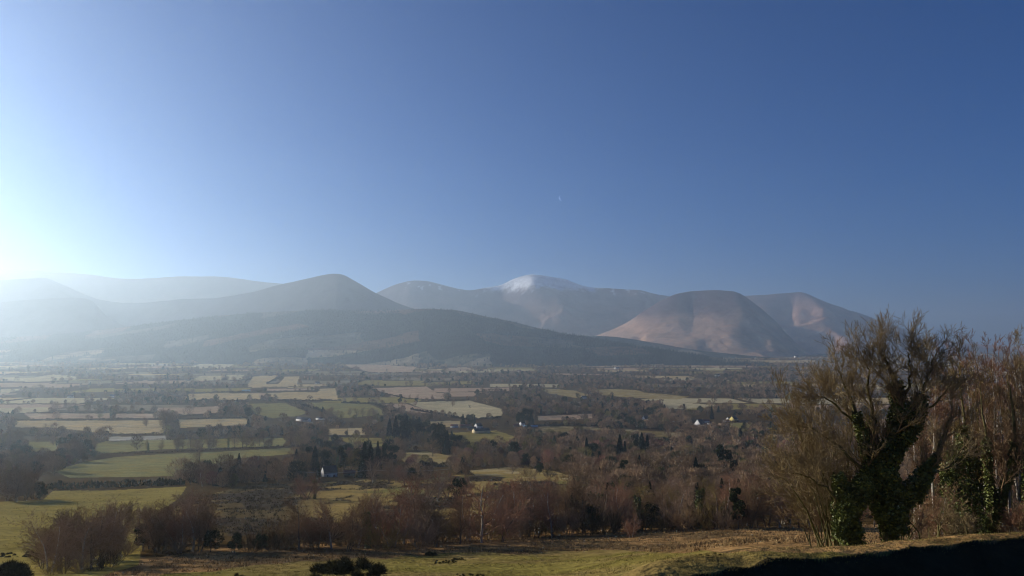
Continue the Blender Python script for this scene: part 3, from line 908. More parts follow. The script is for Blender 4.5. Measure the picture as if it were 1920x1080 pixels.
# marsh and middle distance, set one by one
MID = [
    (575, 938, 'bare', 4, 60), (590, 936, 'ivied', 0, 50), (562, 934, 'bare', 2, 48), (700, 905, 'birch', 1, 50), (728, 908, 'bare', 2, 52), (745, 905, 'shrub', 2, 30), (760, 910, 'bare', 4, 46),
    (800, 945, 'bare', 2, 62), (820, 940, 'birch', 3, 66), (840, 938, 'bare', 4, 62), (862, 938, 'evergreen', 1, 40), (875, 930, 'bare', 0, 56), (785, 930, 'bare', 3, 44),
    (540, 900, 'bare', 2, 50), (555, 895, 'conifer', 0, 52), (575, 893, 'evergreen', 2, 52), (590, 895, 'conifer', 1, 58), (606, 886, 'evergreen', 0, 44), (630, 893, 'ivied', 1, 50), (645, 890, 'evergreen', 2, 52),
    (660, 892, 'bare', 1, 55), (683, 896, 'conifer', 1, 66), (694, 893, 'conifer', 1, 60), (672, 890, 'evergreen', 0, 50), (708, 880, 'conifer', 2, 52), (720, 876, 'evergreen', 2, 42), (735, 870, 'evergreen', 0, 36),
    (730, 832, 'conifer', 1, 46), (742, 830, 'conifer', 0, 50), (752, 828, 'evergreen', 2, 46), (762, 830, 'conifer', 1, 52), (773, 830, 'evergreen', 1, 44), (785, 826, 'conifer', 1, 40), (800, 822, 'evergreen', 0, 34),
    (818, 838, 'evergreen', 0, 46), (826, 850, 'evergreen', 1, 44), (838, 852, 'conifer', 1, 44), (850, 848, 'evergreen', 0, 34), (812, 856, 'bare', 0, 40), (795, 842, 'bare', 1, 36),
    (1100, 872, 'conifer', 0, 50), (1108, 868, 'evergreen', 0, 36), (1163, 880, 'conifer', 0, 64), (1172, 872, 'conifer', 2, 44), (1204, 868, 'conifer', 1, 56), (1214, 866, 'conifer', 0, 50), (1195, 872, 'evergreen', 2, 44),
    (1313, 870, 'evergreen', 1, 34), (1355, 900, 'evergreen', 2, 62), (1362, 896, 'evergreen', 2, 50), (1300, 886, 'conifer', 2, 36), (1245, 920, 'ivied', 0, 60), (1145, 905, 'evergreen', 1, 34),
    (1385, 885, 'ivied', 1, 46), (1050, 840, 'evergreen', 1, 26), (985, 795, 'evergreen', 0, 30), (996, 796, 'conifer', 1, 26), (975, 797, 'evergreen', 1, 24), (868, 800, 'conifer', 1, 24), (884, 800, 'evergreen', 0, 24), (890, 798, 'conifer', 2, 20),
    (278, 848, 'ivied', 0, 24), (303, 846, 'bare', 0, 22), (330, 846, 'bare', 3, 32), (342, 845, 'bare', 1, 28), (357, 845, 'bare', 0, 34), (368, 844, 'bare', 5, 26), (392, 843, 'bare', 0, 38), (404, 842, 'bare', 5, 28), (428, 840, 'ivied', 1, 26),
    (440, 840, 'bare', 0, 34), (455, 840, 'bare', 1, 36), (462, 838, 'bare', 3, 28), (486, 836, 'bare', 0, 30), (495, 836, 'bare', 5, 34), (508, 835, 'bare', 0, 28), (380, 838, 'bare', 1, 30),
    (375, 875, 'bare', 5, 50), (355, 905, 'bare', 0, 50), (370, 902, 'bare', 1, 44), (390, 900, 'evergreen', 1, 36), (410, 905, 'bare', 1, 50), (430, 900, 'bare', 3, 44), (455, 898, 'bare', 0, 46), (475, 900, 'bare', 2, 42), (500, 902, 'bare', 0, 48), (520, 900, 'bare', 1, 42),
    (312, 808, 'bare', 0, 44), (318, 806, 'bare', 3, 38), (306, 805, 'bare', 1, 28), (85, 815, 'bare', 0, 22), (275, 800, 'bare', 3, 18), (315, 785, 'bare', 0, 20),
    (390, 780, 'bare', 5, 16), (455, 782, 'bare', 5, 26), (445, 784, 'bare', 3, 24), (465, 784, 'evergreen', 1, 20), (533, 784, 'bare', 0, 10), (615, 790, 'bare', 3, 28), (630, 792, 'bare', 5, 28), (606, 789, 'bare', 0, 22), (640, 790, 'bare', 1, 20),
    (656, 781, 'bare', 0, 17), (668, 782, 'bare', 5, 22), (680, 782, 'bare', 1, 22), (692, 783, 'bare', 0, 20), (703, 784, 'bare', 3, 20),
    (652, 816, 'ivied', 0, 12), (666, 816, 'ivied', 1, 11), (690, 826, 'bare', 0, 32), (610, 830, 'bare', 3, 26), (600, 832, 'bare', 1, 30), (560, 840, 'bare', 1, 34), (545, 838, 'bare', 0, 30), (575, 838, 'bare', 3, 28), (592, 838, 'bare', 5, 30),
    (849, 763, 'bare', 0, 16), (881, 766, 'bare', 5, 9), (781, 757, 'evergreen', 0, 11), (751, 756, 'evergreen', 2, 16), (768, 748, 'bare', 0, 9), (784, 748, 'bare', 5, 11), (810, 749, 'bare', 0, 10), (837, 749, 'bare', 1, 12),
    (1395, 808, 'evergreen', 1, 16), (1425, 810, 'evergreen', 0, 16), (1445, 808, 'evergreen', 2, 16), (1460, 810, 'bare', 0, 20), (1475, 808, 'evergreen', 1, 16), (1487, 806, 'evergreen', 0, 20), (1335, 786, 'conifer', 2, 26), (1400, 786, 'bare', 0, 20), (1378, 782, 'evergreen', 2, 12), (1295, 788, 'bare', 1, 16),
    (100, 835, 'bare', 2, 24), (130, 858, 'bare', 3, 38), (140, 866, 'bare', 2, 40), (152, 860, 'bare', 0, 36), (165, 852, 'evergreen', 1, 28), (178, 848, 'bare', 3, 26), (118, 858, 'bare', 1, 30), (20, 835, 'bare', 0, 34), (40, 838, 'bare', 3, 34), (5, 842, 'bare', 1, 34),
    (10, 940, 'bare', 3, 66), (28, 942, 'bare', 2, 62), (45, 940, 'bare', 3, 58), (62, 936, 'bare', 2, 52), (75, 938, 'evergreen', 1, 34), (20, 910, 'bare', 1, 52), (48, 905, 'bare', 0, 48), (72, 900, 'bare', 2, 46), (90, 885, 'bare', 3, 36), (110, 880, 'bare', 1, 30), (-8, 935, 'bare', 0, 60), (2, 905, 'bare', 0, 54),
    (1030, 895, 'shrub', 3, 22), (990, 895, 'shrub', 1, 24), (960, 888, 'bare', 2, 34), (935, 880, 'bare', 3, 30), (910, 876, 'bare', 1, 30), (890, 872, 'bare', 4, 30), (1012, 890, 'evergreen', 1, 20), (985, 868, 'evergreen', 1, 18), (1010, 866, 'bare', 3, 24),
]
for px, py, kind, v, hp in MID:
    x, y, z = place(px, py)
    put(kind, v, x, y, hp * (y * CP) / F / PH[kind], z=z)
# ------------------------------------------------------------ woods filling the valley: sampled over the ground itself
rg = np.random.default_rng(77)
N = 90000
az = rg.uniform(R(-36), R(36), N)
Yd = 240 * (6200 / 240) ** rg.random(N) if False else rg.uniform(192, 6300, N)
Xd = np.tan(az) * Yd
Zd = zrel(Xd, Yd)
PX, PY = project(Xd, Yd, Zd)
FID = field_id(Xd, Yd, PX, PY)
clear = (FID >= 0)
# keep a margin for the crowns in front of a field: a tree whose crown would hide a drawn field is thinned
PYt = PY - F * 9 / Yd
fid_up = field_id(Xd, Yd, PX, PYt)
keep = ~clear & ((Yd > 250) | (PX > 1080)) & (PX > -60) & (PX < 1990) & (PY < 1000)
# hand-cleared pockets round houses and open ground
for P in ([(585, 872), (760, 872), (760, 905), (585, 910)], [(545, 778), (612, 778), (606, 812), (548, 812)], [(835, 792), (925, 792), (925, 812), (835, 812)],
          [(960, 792), (1015, 792), (1015, 808), (960, 808)], [(1295, 782), (1420, 782), (1420, 806), (1295, 806)], [(1200, 780), (1220, 780), (1220, 795), (1200, 795)],
          [(450, 728), (480, 728), (480, 740), (450, 740)], [(-60, 880), (380, 915), (380, 960), (-60, 1010)], [(200, 850), (560, 840), (540, 880), (340, 905), (100, 905)]):
    keep &= ~inpoly(PX, PY, P)
dens = .30 + .9 * sstep(.40, .62, fbm(Xd, Yd, 260, 3, 55))
wood = inpoly(PX, PY, [(880, 850), (1120, 820), (1600, 815), (1700, 1000), (1100, 1000), (1120, 925), (1040, 860)])
dens = np.where(wood, 2.6, dens)
dens = np.where((PY < 830) & (PX > 1000), dens * 1.25, dens)
dens = np.where((PX < 950) & (Yd > 900), dens * .8, dens)
dens = np.where((fid_up >= 0) & (fid_up < 900) & (Yd < 2600), dens * .22, dens)
want = dens * .0034 * np.clip(130 / Yd, 0, .25) / .1            # trees per square metre
area = (R(72) * 1.0) * Yd / (N / (6300 - 192))                  # ground each sample stands for
keep &= rg.random(N) < want * area
I = np.where(keep)[0]
H = np.clip(rg.lognormal(math.log(9.0), .33, N), 4, 17) * np.where(Yd > 900, 1.12, 1)
H = np.where(Yd < 450, np.minimum(H, 11), H)
kk = rg.random(N)
kindcode = np.where(kk < .66, 0, np.where(kk < .76, 1, np.where(kk < .88, 2, np.where(kk < .93, 3, 4))))   # bare birch evergreen conifer ivied
kindcode = np.where((kindcode == 1) & (Yd > 900), 0, kindcode)
order = I[np.argsort(Yd[I] / np.sqrt(H[I]))]
KN = ['bare', 'birch', 'evergreen', 'conifer', 'ivied']
cap = {'bare': 175, 'birch': 70, 'evergreen': 60, 'conifer': 34, 'ivied': 40}
rest = []
pr = random.Random(8)
for i in order:
    k = KN[kindcode[i]]
    if cap[k] > 0:
        cap[k] -= 1
        put(k, pr.randrange(6), Xd[i], Yd[i], H[i] / PH[k] * (.8 if k == 'evergreen' else 1), z=float(Zd[i]))
    else:
        rest.append(i)
rest = np.array(rest)


def far_wood(name, ids, label):
    """every remaining tree as a small cloud of twig slivers over a stub trunk, one mesh"""
    n = len(ids)
    near = Yd[ids] < 1700
    Vs, Fs, Cs, o = [], [], [], 0
    close = Yd[ids] < 800
    for sel, k, tw in ((close, 620, .15), (near & ~close, 210, .42), (~near, 84, .9)):
        s = ids[sel]
        if not len(s): continue
        m = len(s)
        h = H[s][:, None]; kc = kindcode[s][:, None]
        u = rg.random((m, k)); a = rg.uniform(0, 6.283, (m, k))
        con = kc == 3; eg = kc == 2
        # crown shape: widest two thirds up for bare trees, cone for conifers
        zz = np.where(con, .08 + .9 * u, .16 + .84 * u ** .75)
        prof = np.where(con, (1 - u) * .26 + .02, np.sqrt(np.clip(1 - ((zz - .58) / .44) ** 2, .03, 1)) * np.where(eg, .44, .48))
        prof = prof * rg.uniform(.75, 1.25, (m, 1))
        rr = prof * h * np.sqrt(rg.random((m, k))) * (.75 + .5 * vnoise(a * 1.2 + s[:, None] * .37, zz * 4, 9))
        P = np.stack([rr * np.cos(a), rr * np.sin(a), zz * h], -1)
        out = np.stack([np.cos(a) * rr, np.sin(a) * rr, np.where(con, -.2, .5) * h * np.ones_like(a)], -1) + rg.normal(size=(m, k, 3)) * h[..., None] * .25
        out /= np.linalg.norm(out, axis=-1, keepdims=True)
        L = h * rg.uniform(.12, .26, (m, k)) * (.75 if tw < .2 else 1)
        Q = P + out * L[..., None]
        base = np.stack([Xd[s], Yd[s], Zd[s] + CZ - .3], -1)[:, None, :]
        P = (P + base).reshape(-1, 3); Q = (Q + base).reshape(-1, 3)
        wv = (tw * np.where(con | eg, 1.9, 1.0) * rg.uniform(.6, 1.3, (m, k))).ravel()
        V, q = slivers(P - (Q - P) * .3, Q, wv * 1.6, rg)
        tint = np.array([(.25, .17, .095), (.27, .14, .09), (.06, .066, .03), (.03, .042, .024), (.17, .14, .05)])[kindcode[s]]
        tint = tint * rg.uniform(.65, 1.7, (m, 1))
        c = np.repeat(tint, k * 3, 0) * rg.uniform(.8, 1.2, (m * k, 1)).repeat(3, 0)
        Vs.append(V); Fs.append(q + o); Cs.append(c); o += len(V)
        # stub trunks
        V, q = tubes(base[:, 0], base[:, 0] + np.array([0, 0, 1.]) * h * .55, np.full(m, .22), np.full(m, .1), 3)
        Vs.append(V); Fs.append(q + o); Cs.append(np.tile((.12, .10, .07), (len(V), 1))); o += len(V)
    me = mesh_data(name, np.concatenate(Vs), Fs, M['stuff'], vcol=np.concatenate(Cs))
    tag(obj(name, me), label, None, None, 'stuff')


far_wood('far_woodland', rest, 'far brown woodland and hedgerow trees covering the valley floor')
print('TREES', len(order), 'rest', len(rest))

# ------------------------------------------------------------ hedges along the edges of the fields
hn = 0


def hedge(pts, h, label, dark=.5, gap=.0, trees=0):
    """a hedge standing along a line on the ground"""
    global hn
    hn += 1
    r = np.random.default_rng(1000 + hn)
    G = [place(*p)[:2] for p in pts]
    P0 = []
    for (x0, y0), (x1, y1) in zip(G[:-1], G[1:]):
        L = math.hypot(x1 - x0, y1 - y0); n = int(min(L * 9 * (h / 2.5), 3200))
        t = r.random(n)
        P0.append(np.stack([x0 + (x1 - x0) * t, y0 + (y1 - y0) * t, L * t], -1))
    P = np.concatenate(P0)
    lump = .55 + .9 * vnoise(P[:, 2] / 5.0, P[:, 2] * 0, hn) * (.7 + .6 * vnoise(P[:, 2] / 22, P[:, 2] * 0, hn + 50))
    k = vnoise(P[:, 2] / 13, P[:, 2] * 0, hn + 9) > gap
    P = P[k]; lump = lump[k]
    n = len(P)
    if n < 20: return
    x = P[:, 0] + r.normal(0, .5, n); y = P[:, 1] + r.normal(0, .5, n)
    z = zrel(x, y) + CZ
    hh = h * lump
    A = np.stack([x, y, z - .2 + hh * r.uniform(0, .75, n)], -1)
    B = A + np.stack([r.normal(0, .4, n), r.normal(0, .4, n), hh * .35], -1)
    V, q = slivers(A, B, r.uniform(.35, .8, n) * h / 2.5, r)
    x0, y0 = A[:, 0].mean(), A[:, 1].mean(); z0 = z.mean()
    V = V - np.array([x0, y0, z0])
    o = obj('hedge', mesh_data('hedge', V, [q], M['hedge'] if dark < .7 else M['evergreen']), loc=(x0, y0, z0))
    tag(o, label, 'hedge', 'hedges between the fields')


HEDGES = [
    ([(88, 919), (150, 917), (220, 914), (290, 912), (345, 909)], 3.6, 'thick dark evergreen hedge below the large green pasture', .8),
    ([(160, 851), (250, 851), (330, 848), (440, 842), (560, 837)], 2.2, 'long dark hedge between the two green pastures at left'),
    ([(200, 829), (312, 825), (460, 822), (590, 820)], 2.0, 'hedge on the far side of the green field with shadows'),
    ([(40, 818), (200, 816), (330, 815), (470, 812)], 3.0, 'hedge below the long straw-coloured field'),
    ([(20, 788), (150, 788), (310, 787), (470, 784)], 3.0, 'bushy hedge along the far edge of the long straw-coloured field'),
    ([(30, 802), (120, 803), (210, 801), (310, 802)], 1.2, 'thin line of bank crossing the long straw-coloured field'),
    ([(0, 776), (100, 775), (210, 774), (300, 775)], 2.5, 'hedge above the pinkish narrow fields at left'),
    ([(290, 781), (420, 778), (470, 776)], 3.5, 'bumpy hedge below the pinkish field left of the green field'),
    ([(345, 752), (420, 752), (495, 751), (560, 752), (640, 752)], 4.0, 'hedge below the bright straw fields left of centre'),
    ([(460, 785), (510, 786), (560, 784)], 2.0, 'hedge below the round-cornered green field'),
    ([(535, 754), (565, 760), (600, 770), (620, 781)], 5.0, 'sloping hedge between the two pale green fields'),
    ([(640, 756), (700, 758), (740, 775), (790, 790)], 5.0, 'sloping hedge right of the tapering pale green field'),
    ([(345, 737), (420, 736), (490, 735)], 4.0, 'hedge beyond the left bright straw field'),
    ([(490, 727), (540, 726), (600, 726), (640, 728)], 3.0, 'hedge beyond the centre-left straw field'),
    ([(500, 734), (560, 733), (600, 733)], 2.5, 'thin hedge splitting the straw fields under the blocks of pale fields'),
    ([(418, 714), (422, 708), (424, 702)], 4.0, 'short hedge between the first two pale rectangular fields'),
    ([(500, 720), (515, 713), (527, 704)], 5.0, 'short slanting hedge between the last two pale rectangular fields'),
    ([(455, 724), (462, 714), (470, 705)], 5.0, 'short slanting hedge left of the third pale rectangular field'),
    ([(700, 726), (770, 724), (840, 722), (900, 722)], 2.5, 'hedge on the far side of the pinkish straw field'),
    ([(700, 732), (760, 748), (830, 752), (880, 750)], 3.0, 'hedge between the pinkish straw field and the wide pale field'),
    ([(770, 768), (830, 779), (880, 788), (940, 784)], 4.0, 'dark hedge under the wide pale-green field'),
    ([(600, 817), (690, 818), (740, 822), (790, 825)], 1.5, 'low brown hedge under the straw field with two ivy trees'),
    ([(600, 829), (680, 833), (750, 829)], 1.5, 'low hedge above the narrow green field in the middle'),
    ([(840, 806), (900, 814), (960, 806)], 1.5, 'low fence-like hedge around the cream-gabled barn'),
    ([(870, 834), (930, 836), (990, 830)], 4.0, 'scrubby hedge below the barn field'),
    ([(985, 800), (1060, 797), (1150, 800), (1290, 810)], 4.0, 'hedge on the far side of the long olive field'),
    ([(1000, 815), (1100, 820), (1200, 824)], 4.0, 'hedge on the near side of the long olive field'),
    ([(1010, 778), (1120, 773)], 3.0, 'hedge beyond the pinkish strip field'),
    ([(1120, 728), (1210, 733), (1300, 742)], 3.0, 'hedge on the far edge of the narrow golden field'),
    ([(1300, 815), (1370, 806), (1420, 806), (1500, 812)], 3.0, 'dark hedge below the small green paddock'),
    ([(1355, 791), (1420, 791), (1500, 793)], 3.0, 'dark shaded hedge behind the green paddock'),
    ([(50, 852), (110, 851)], 3.0, 'short hedge below the small green field at left'),
    ([(760, 870), (820, 876), (875, 876)], 4.0, 'dark bushy hedge below the small golden meadow'),
    ([(975, 872), (1000, 874), (1020, 878)], 5.0, 'dark short hedge above the yellow rush meadow'),
    ([(640, 690), (700, 700), (790, 699)], 4.0, 'hedge under the far pinkish field below the forest hill'),
]
for h_ in HEDGES: hedge(*h_)


# ------------------------------------------------------------ rushes, rough grass and scrub on the near ground
def tufts(name, label, pts, hgt, wdt, cols, blades, seed):
    r = np.random.default_rng(seed)
    n = len(pts)
    x = pts[:, 0][:, None] + r.normal(0, 1, (n, blades)) * (wdt * .5)
    y = pts[:, 1][:, None] + r.normal(0, 1, (n, blades)) * (wdt * .5)
    z = zrel(x, y) + CZ
    sc = r.uniform(.5, 1.4, (n, 1))
    A = np.stack([x, y, z - .05], -1)
    B = A + np.stack([r.normal(0, .35, x.shape) * hgt * sc, r.normal(0, .35, x.shape) * hgt * sc, hgt * sc * r.uniform(.5, 1.1, x.shape)], -1)
    V, q = slivers(A.reshape(-1, 3), B.reshape(-1, 3), np.full(x.size, hgt * .28), r)
    c = np.array(cols)[r.integers(0, len(cols), n)]
    c = np.repeat(c * r.uniform(.75, 1.25, (n, 1)), blades * 3, 0)
    tag(obj(name, mesh_data(name, V, [q], M['tuft'], vcol=c)), label, None, None, 'stuff')


def scatter(n, y0, y1, cond, seed, a0=-36, a1=36):
    r = np.random.default_rng(seed)
    a = r.uniform(R(a0), R(a1), n); y = np.sqrt(r.uniform(y0 ** 2, y1 ** 2, n)); x = np.tan(a) * y
    z = zrel(x, y); px, py = project(x, y, z)
    f = field_id(x, y, px, py)
    k = cond(x, y, px, py, f)
    return np.stack([x[k], y[k]], -1)


p = scatter(26000, 160, 560, lambda x, y, px, py, f: (f == 900) & ((fbm(x, y * .45, 16, 4, 61) > .47) | ((px < 560) & (fbm(x, y, 9, 2, 8) > .42))), 1)
tufts('marsh_rushes', 'dark clumps of rushes scattered over the golden marsh', p, .85, .8, [(.10, .075, .035), (.07, .055, .03), (.13, .10, .045)], 6, 2)
p = scatter(26000, 85, 290, lambda x, y, px, py, f: (f == 902) & (fbm(x, y, 9, 3, 71) > .38), 3)
tufts('rough_grass', 'rough russet grass in the band between slope and trees', p, .42, .6, [(.33, .21, .09), (.26, .165, .07), (.38, .26, .12), (.2, .14, .06)], 7, 4)
p = scatter(30000, 60, 185, lambda x, y, px, py, f: (f == 901) & (fbm(x, y, 7, 3, 72) > .46), 5)
tufts('meadow_grass', 'short olive grass covering the sunlit slope', p, .20, .5, [(.19, .16, .04), (.15, .14, .03), (.22, .16, .06)], 6, 6)
p = scatter(9000, 150, 420, lambda x, y, px, py, f: (f == 27) & (fbm(x, y, 12, 3, 73) > .5), 7)
tufts('pasture_tufts', 'small tufts dotted over the big olive field', p, .4, .6, [(.15, .12, .045), (.19, .155, .05)], 5, 8)
# grass on the bank
r_ = np.random.default_rng(9)
n_ = 11000
bx = r_.uniform(4.6, 32, n_)
by = np.interp(bx, BX, BK[:, 2]) + np.abs(r_.normal(0, 2.2, n_)) - .1
tufts('bank_grass', 'long tangled grass along the crest of the roadside bank', np.stack([bx, by], -1), .085, .25, [(.24, .19, .06), (.15, .12, .035), (.26, .19, .08)], 6, 10)

# gorse bushes close to the camera and small scrub on the slope
def gorse(px, py, hpx, wpx, label, seed):
    x, y, z = place(px, py)
    h = hpx * y / F; wd = wpx * y / F
    r = np.random.default_rng(seed)
    n = int(3200 + 600 * wd)
    k = 26
    cx = r.uniform(-.42, .42, k) * wd; cy = r.uniform(-.3, .3, k) * wd; cz = h * r.uniform(.1, .72, k) * (1 - 1.5 * np.abs(cx / wd))
    pk = r.integers(0, k, n)
    v = r.normal(size=(n, 3)); v[:, 2] = np.abs(v[:, 2]); v /= np.linalg.norm(v, axis=1, keepdims=True)
    rad = r.uniform(.3, 1, n) * h * .30
    C = np.stack([cx[pk], cy[pk], cz[pk]], -1) + v * rad[:, None]
    D = C + v * (h * .2) + r.normal(size=(n, 3)) * h * .05
    V, q = slivers(C, D, np.full(n, h * .035), r)
    V2, q2 = leaves(C, h * .055, r)
    bush = mesh_data('gorse_bush', np.concatenate([V, V2]), [q, q2 + len(V)], M['gorse'])
    tag(obj('gorse_bush', bush, loc=W(x, y, z - .1)), label, 'gorse bush', 'gorse bushes on the near slope')


gorse(645, 1084, 38, 150, 'wide dark gorse bush at the bottom edge of the grass slope', 1)
gorse(22, 1084, 36, 48, 'dark gorse bush in the bottom left corner', 2)
gorse(42, 1090, 20, 40, 'low dark gorse bush just right of the corner bush', 3)
gorse(438, 1090, 14, 40, 'small gorse tip poking up at the bottom edge left of the wide bush', 4)
gorse(835, 1056, 7, 46, 'low olive scrub bush on the sunlit grass slope', 5)
gorse(808, 1042, 9, 22, 'small round scrub bush highest on the grass slope', 6)
gorse(880, 1082, 7, 60, 'low scrub bush near the bottom edge right of the wide gorse', 7)
gorse(858, 1050, 6, 26, 'tiny scrub bush beside the low olive one on the slope', 8)
gorse(1340, 1042, 9, 60, 'low dark scrub patch where the slope meets the bank', 9)
gorse(25, 1044, 9, 90, 'low dark bramble patch in the big olive field at left', 10)


# ------------------------------------------------------------ the big ivy tree and the thicket beside the road
def wp(px, py, Y):
    return np.array([(px - 960) / F * Y, Y, float(ratio(py)) * Y * 1.0])


def staged_tree(name, label, cat, base, Y0, stems, twm, barkm, child, ivy=None, ivyn=0, ivys=.15, seed=1, lens=2.2, kids=(6, 6, 5, 4), tw=.02, up=.10, left=0.0, group=None, spread=.6, maxl=4, frac0=.3):
    """a particular tree: its main limbs follow the photographed ones, at their real distance and size"""
    T = Tree(seed)
    B = wp(base[0], base[1], Y0); B[2] = float(zrel(B[0], B[1]))
    o = empty(name, W(*B))
    sleeves = []
    for si, st in enumerate(stems):
        P = [wp(a, b, Y0 + c) - B for a, b, c, _ in st]
        if st[0][1] > base[1] - 12: P[0][2] = -.5
        rr = [s[3] for s in st]
        # subdivide with a little waver
        Q, RR = [], []
        for i in range(len(P) - 1):
            for k in range(3):
                f = k / 3
                q = P[i] * (1 - f) + P[i + 1] * f
                if k: q = q + T.n.normal(size=3) * .06
                Q.append(q); RR.append(rr[i] * (1 - f) + rr[i + 1] * f)
        Q.append(P[-1]); RR.append(rr[-1])
        for i in range(len(Q) - 1):
            T.t.append((tuple(Q[i]), tuple(Q[i + 1]), RR[i], RR[i + 1]))
        nch = child[si] if isinstance(child, (list, tuple)) else child
        for j in range(nch):
            f = frac0 + (1 - frac0) * (j + T.r.random()) / nch
            i = min(int(f * (len(Q) - 1)), len(Q) - 2)
            d = Vector(Q[i + 1] - Q[i]).normalized()
            a = Vector((T.r.gauss(0, 1) - left, T.r.gauss(0, .8), T.r.gauss(0, .6)))
            a = a - d * a.dot(d); a.normalize()
            s = T.r.uniform(.5, 1.1)
            nd = d * math.cos(s) + a * math.sin(s)
            T.grow(Q[i], nd, lens * T.r.uniform(.6, 1.25) * (1.2 - .55 * f), max(.018, RR[i] * .35), 1, maxl, kids, spread, up, .6, .14, 5, .25, tw, thick=0, endr=.3)
        T.grow(Q[-1], Vector(Q[-1] - Q[-2]), lens * .8, max(RR[-1], .02), 1, maxl, kids, spread, up, .6, .14, 5, .15, tw, thick=0, endr=.3)
    obj('trunk', T.trunk_mesh('trunk', M[barkm], 8), o)
    obj('crown', T.crown_mesh('crown', M[twm], 3, .009), o)
    if ivy:
        for st in ivy:
            P = [wp(a, b, Y0 + c) - B for a, b, c, _ in st]
            for i in range(len(P) - 1): sleeves.append((tuple(P[i]), tuple(P[i + 1]), st[i][3], st[i + 1][3]))
        obj('ivy', ivy_mesh('ivy', sleeves, ivyn, ivys, T.n, M['ivy']), o)
    tag(o, label, cat, group)
    return o


A_ = [(1656, 1024, 0, .36), (1648, 965, 0, .33), (1642, 900, .1, .32), (1655, 850, 0, .30), (1672, 800, -.2, .24), (1682, 750, 0, .19), (1672, 705, .2, .12), (1656, 672, .3, .07), (1648, 655, .3, .03)]
B_ = [(1592, 1028, 0, .30), (1582, 980, 0, .28), (1602, 930, .2, .25), (1625, 880, .3, .22), (1622, 830, .4, .18), (1606, 790, .5, .14), (1592, 752, .6, .10), (1578, 718, .7, .06), (1568, 695, .8, .03)]
C_ = [(1655, 850, 0, .2), (1698, 805, -.5, .17), (1714, 765, -.6, .13), (1727, 725, -.8, .09), (1742, 695, -1, .06), (1748, 672, -1, .03)]
D_ = [(1650, 870, .1, .16), (1622, 820, .8, .14), (1630, 770, .9, .10), (1622, 725, .9, .07), (1628, 695, 1., .05), (1616, 672, 1.1, .025)]
E_ = [(1640, 965, 0, .22), (1690, 930, -.4, .19), (1722, 890, -.6, .17), (1750, 850, -.8, .14), (1764, 812, -1, .10), (1775, 780, -1, .05)]
G_ = [(1712, 775, -.6, .08), (1742, 762, -1, .06), (1765, 738, -1.4, .04), (1782, 715, -1.6, .02)]
H_ = [(1682, 752, 0, .10), (1700, 728, -.3, .08), (1706, 700, -.4, .06), (1702, 672, -.4, .04), (1706, 655, -.4, .02)]
I_ = [(1590, 970, 0, .09), (1548, 925, -.6, .07), (1512, 895, -.9, .05), (1478, 888, -1.2, .02)]
J_ = [(1612, 885, .3, .09), (1568, 838, -.2, .07), (1526, 808, -.4, .04), (1496, 792, -.6, .02)]
K_ = [(1606, 800, .5, .08), (1572, 772, .2, .06), (1545, 748, 0, .04), (1524, 738, -.2, .02)]
L_ = [(1715, 900, -.6, .08), (1760, 880, .4, .06), (1790, 850, 1, .03)]
staged_tree('ivy_clad_tree', 'big fan-shaped bare tree with thick ivy on its stems, beside the roadside bank', 'tree', (1615, 1024), 46,
            [A_, B_, C_, D_, E_, G_, H_, I_, J_, K_, L_], 'tw_gold', 'bark_olive', [24, 24, 17, 18, 12, 11, 14, 18, 19, 17, 8],
            ivy=[[(1656, 1026, 0, .42), (1650, 970, 0, .5), (1640, 940, 0, .6), (1645, 890, 0, .7), (1665, 820, 0, .6), (1680, 770, 0, .45), (1676, 715, .1, .28)],
                 [(1588, 1028, 0, .5), (1576, 980, 0, .62), (1600, 930, 0, .65), (1622, 880, .2, .5), (1612, 820, .3, .38), (1598, 775, .5, .25)],
                 [(1660, 850, 0, .7), (1696, 810, -.4, .6), (1712, 770, -.6, .5), (1722, 742, -.7, .3)],
                 [(1650, 880, 0, .5), (1625, 820, .7, .35), (1629, 780, .8, .22)],
                 [(1640, 970, 0, .7), (1690, 935, -.4, .6), (1722, 890, -.6, .5), (1748, 855, -.8, .3)],
                 [(1560, 1010, -.3, .4), (1575, 930, -.3, .55), (1560, 890, -.3, .3)],
                 [(1668, 1000, -.5, .45), (1672, 930, -.5, .6), (1655, 880, -.4, .5)]],
            ivyn=36000, ivys=.17, seed=7, left=.25, kids=(6, 7, 6, 4), tw=.017)

# golden willow scrub in front of and left of the big tree
def fan(base, Y0, n, x0, x1, y0, y1, seed):
    r = random.Random(seed)
    out = []
    for i in range(n):
        tx = x0 + (x1 - x0) * (i + r.random()) / n
        ty = y0 + (y1 - y0) * r.random() + abs(tx - (x0 * .35 + x1 * .65)) * .25
        dy = r.uniform(-1.5, 1.5)
        bx = base[0] + r.uniform(-26, 26)
        out.append([(bx, base[1], r.uniform(-.5, .5), .055), ((bx * .6 + tx * .4) + r.uniform(-8, 8), base[1] * .55 + ty * .45, dy * .6, .04), (tx, ty, dy, .015)])
    return out


staged_tree('willow_shrub', 'wide golden-brown willow scrub spreading left of the big ivy tree', 'shrub', (1560, 1022), 48, fan((1560, 1022), 48, 18, 1440, 1600, 740, 880, 1),
            'tw_gold', 'bark_olive', 8, seed=11, lens=2.1, kids=(5, 5, 5, 4), tw=.02, left=.5, spread=.5, frac0=.35)
staged_tree('willow_shrub', 'lower golden willow scrub at the left foot of the ivy tree, over the russet slope', 'shrub', (1535, 1012), 60, fan((1535, 1012), 60, 12, 1450, 1570, 850, 950, 2),
            'tw_brown', 'bark_olive', 7, seed=12, lens=1.9, kids=(5, 5, 5, 4), tw=.026, left=.3, spread=.5, frac0=.25)


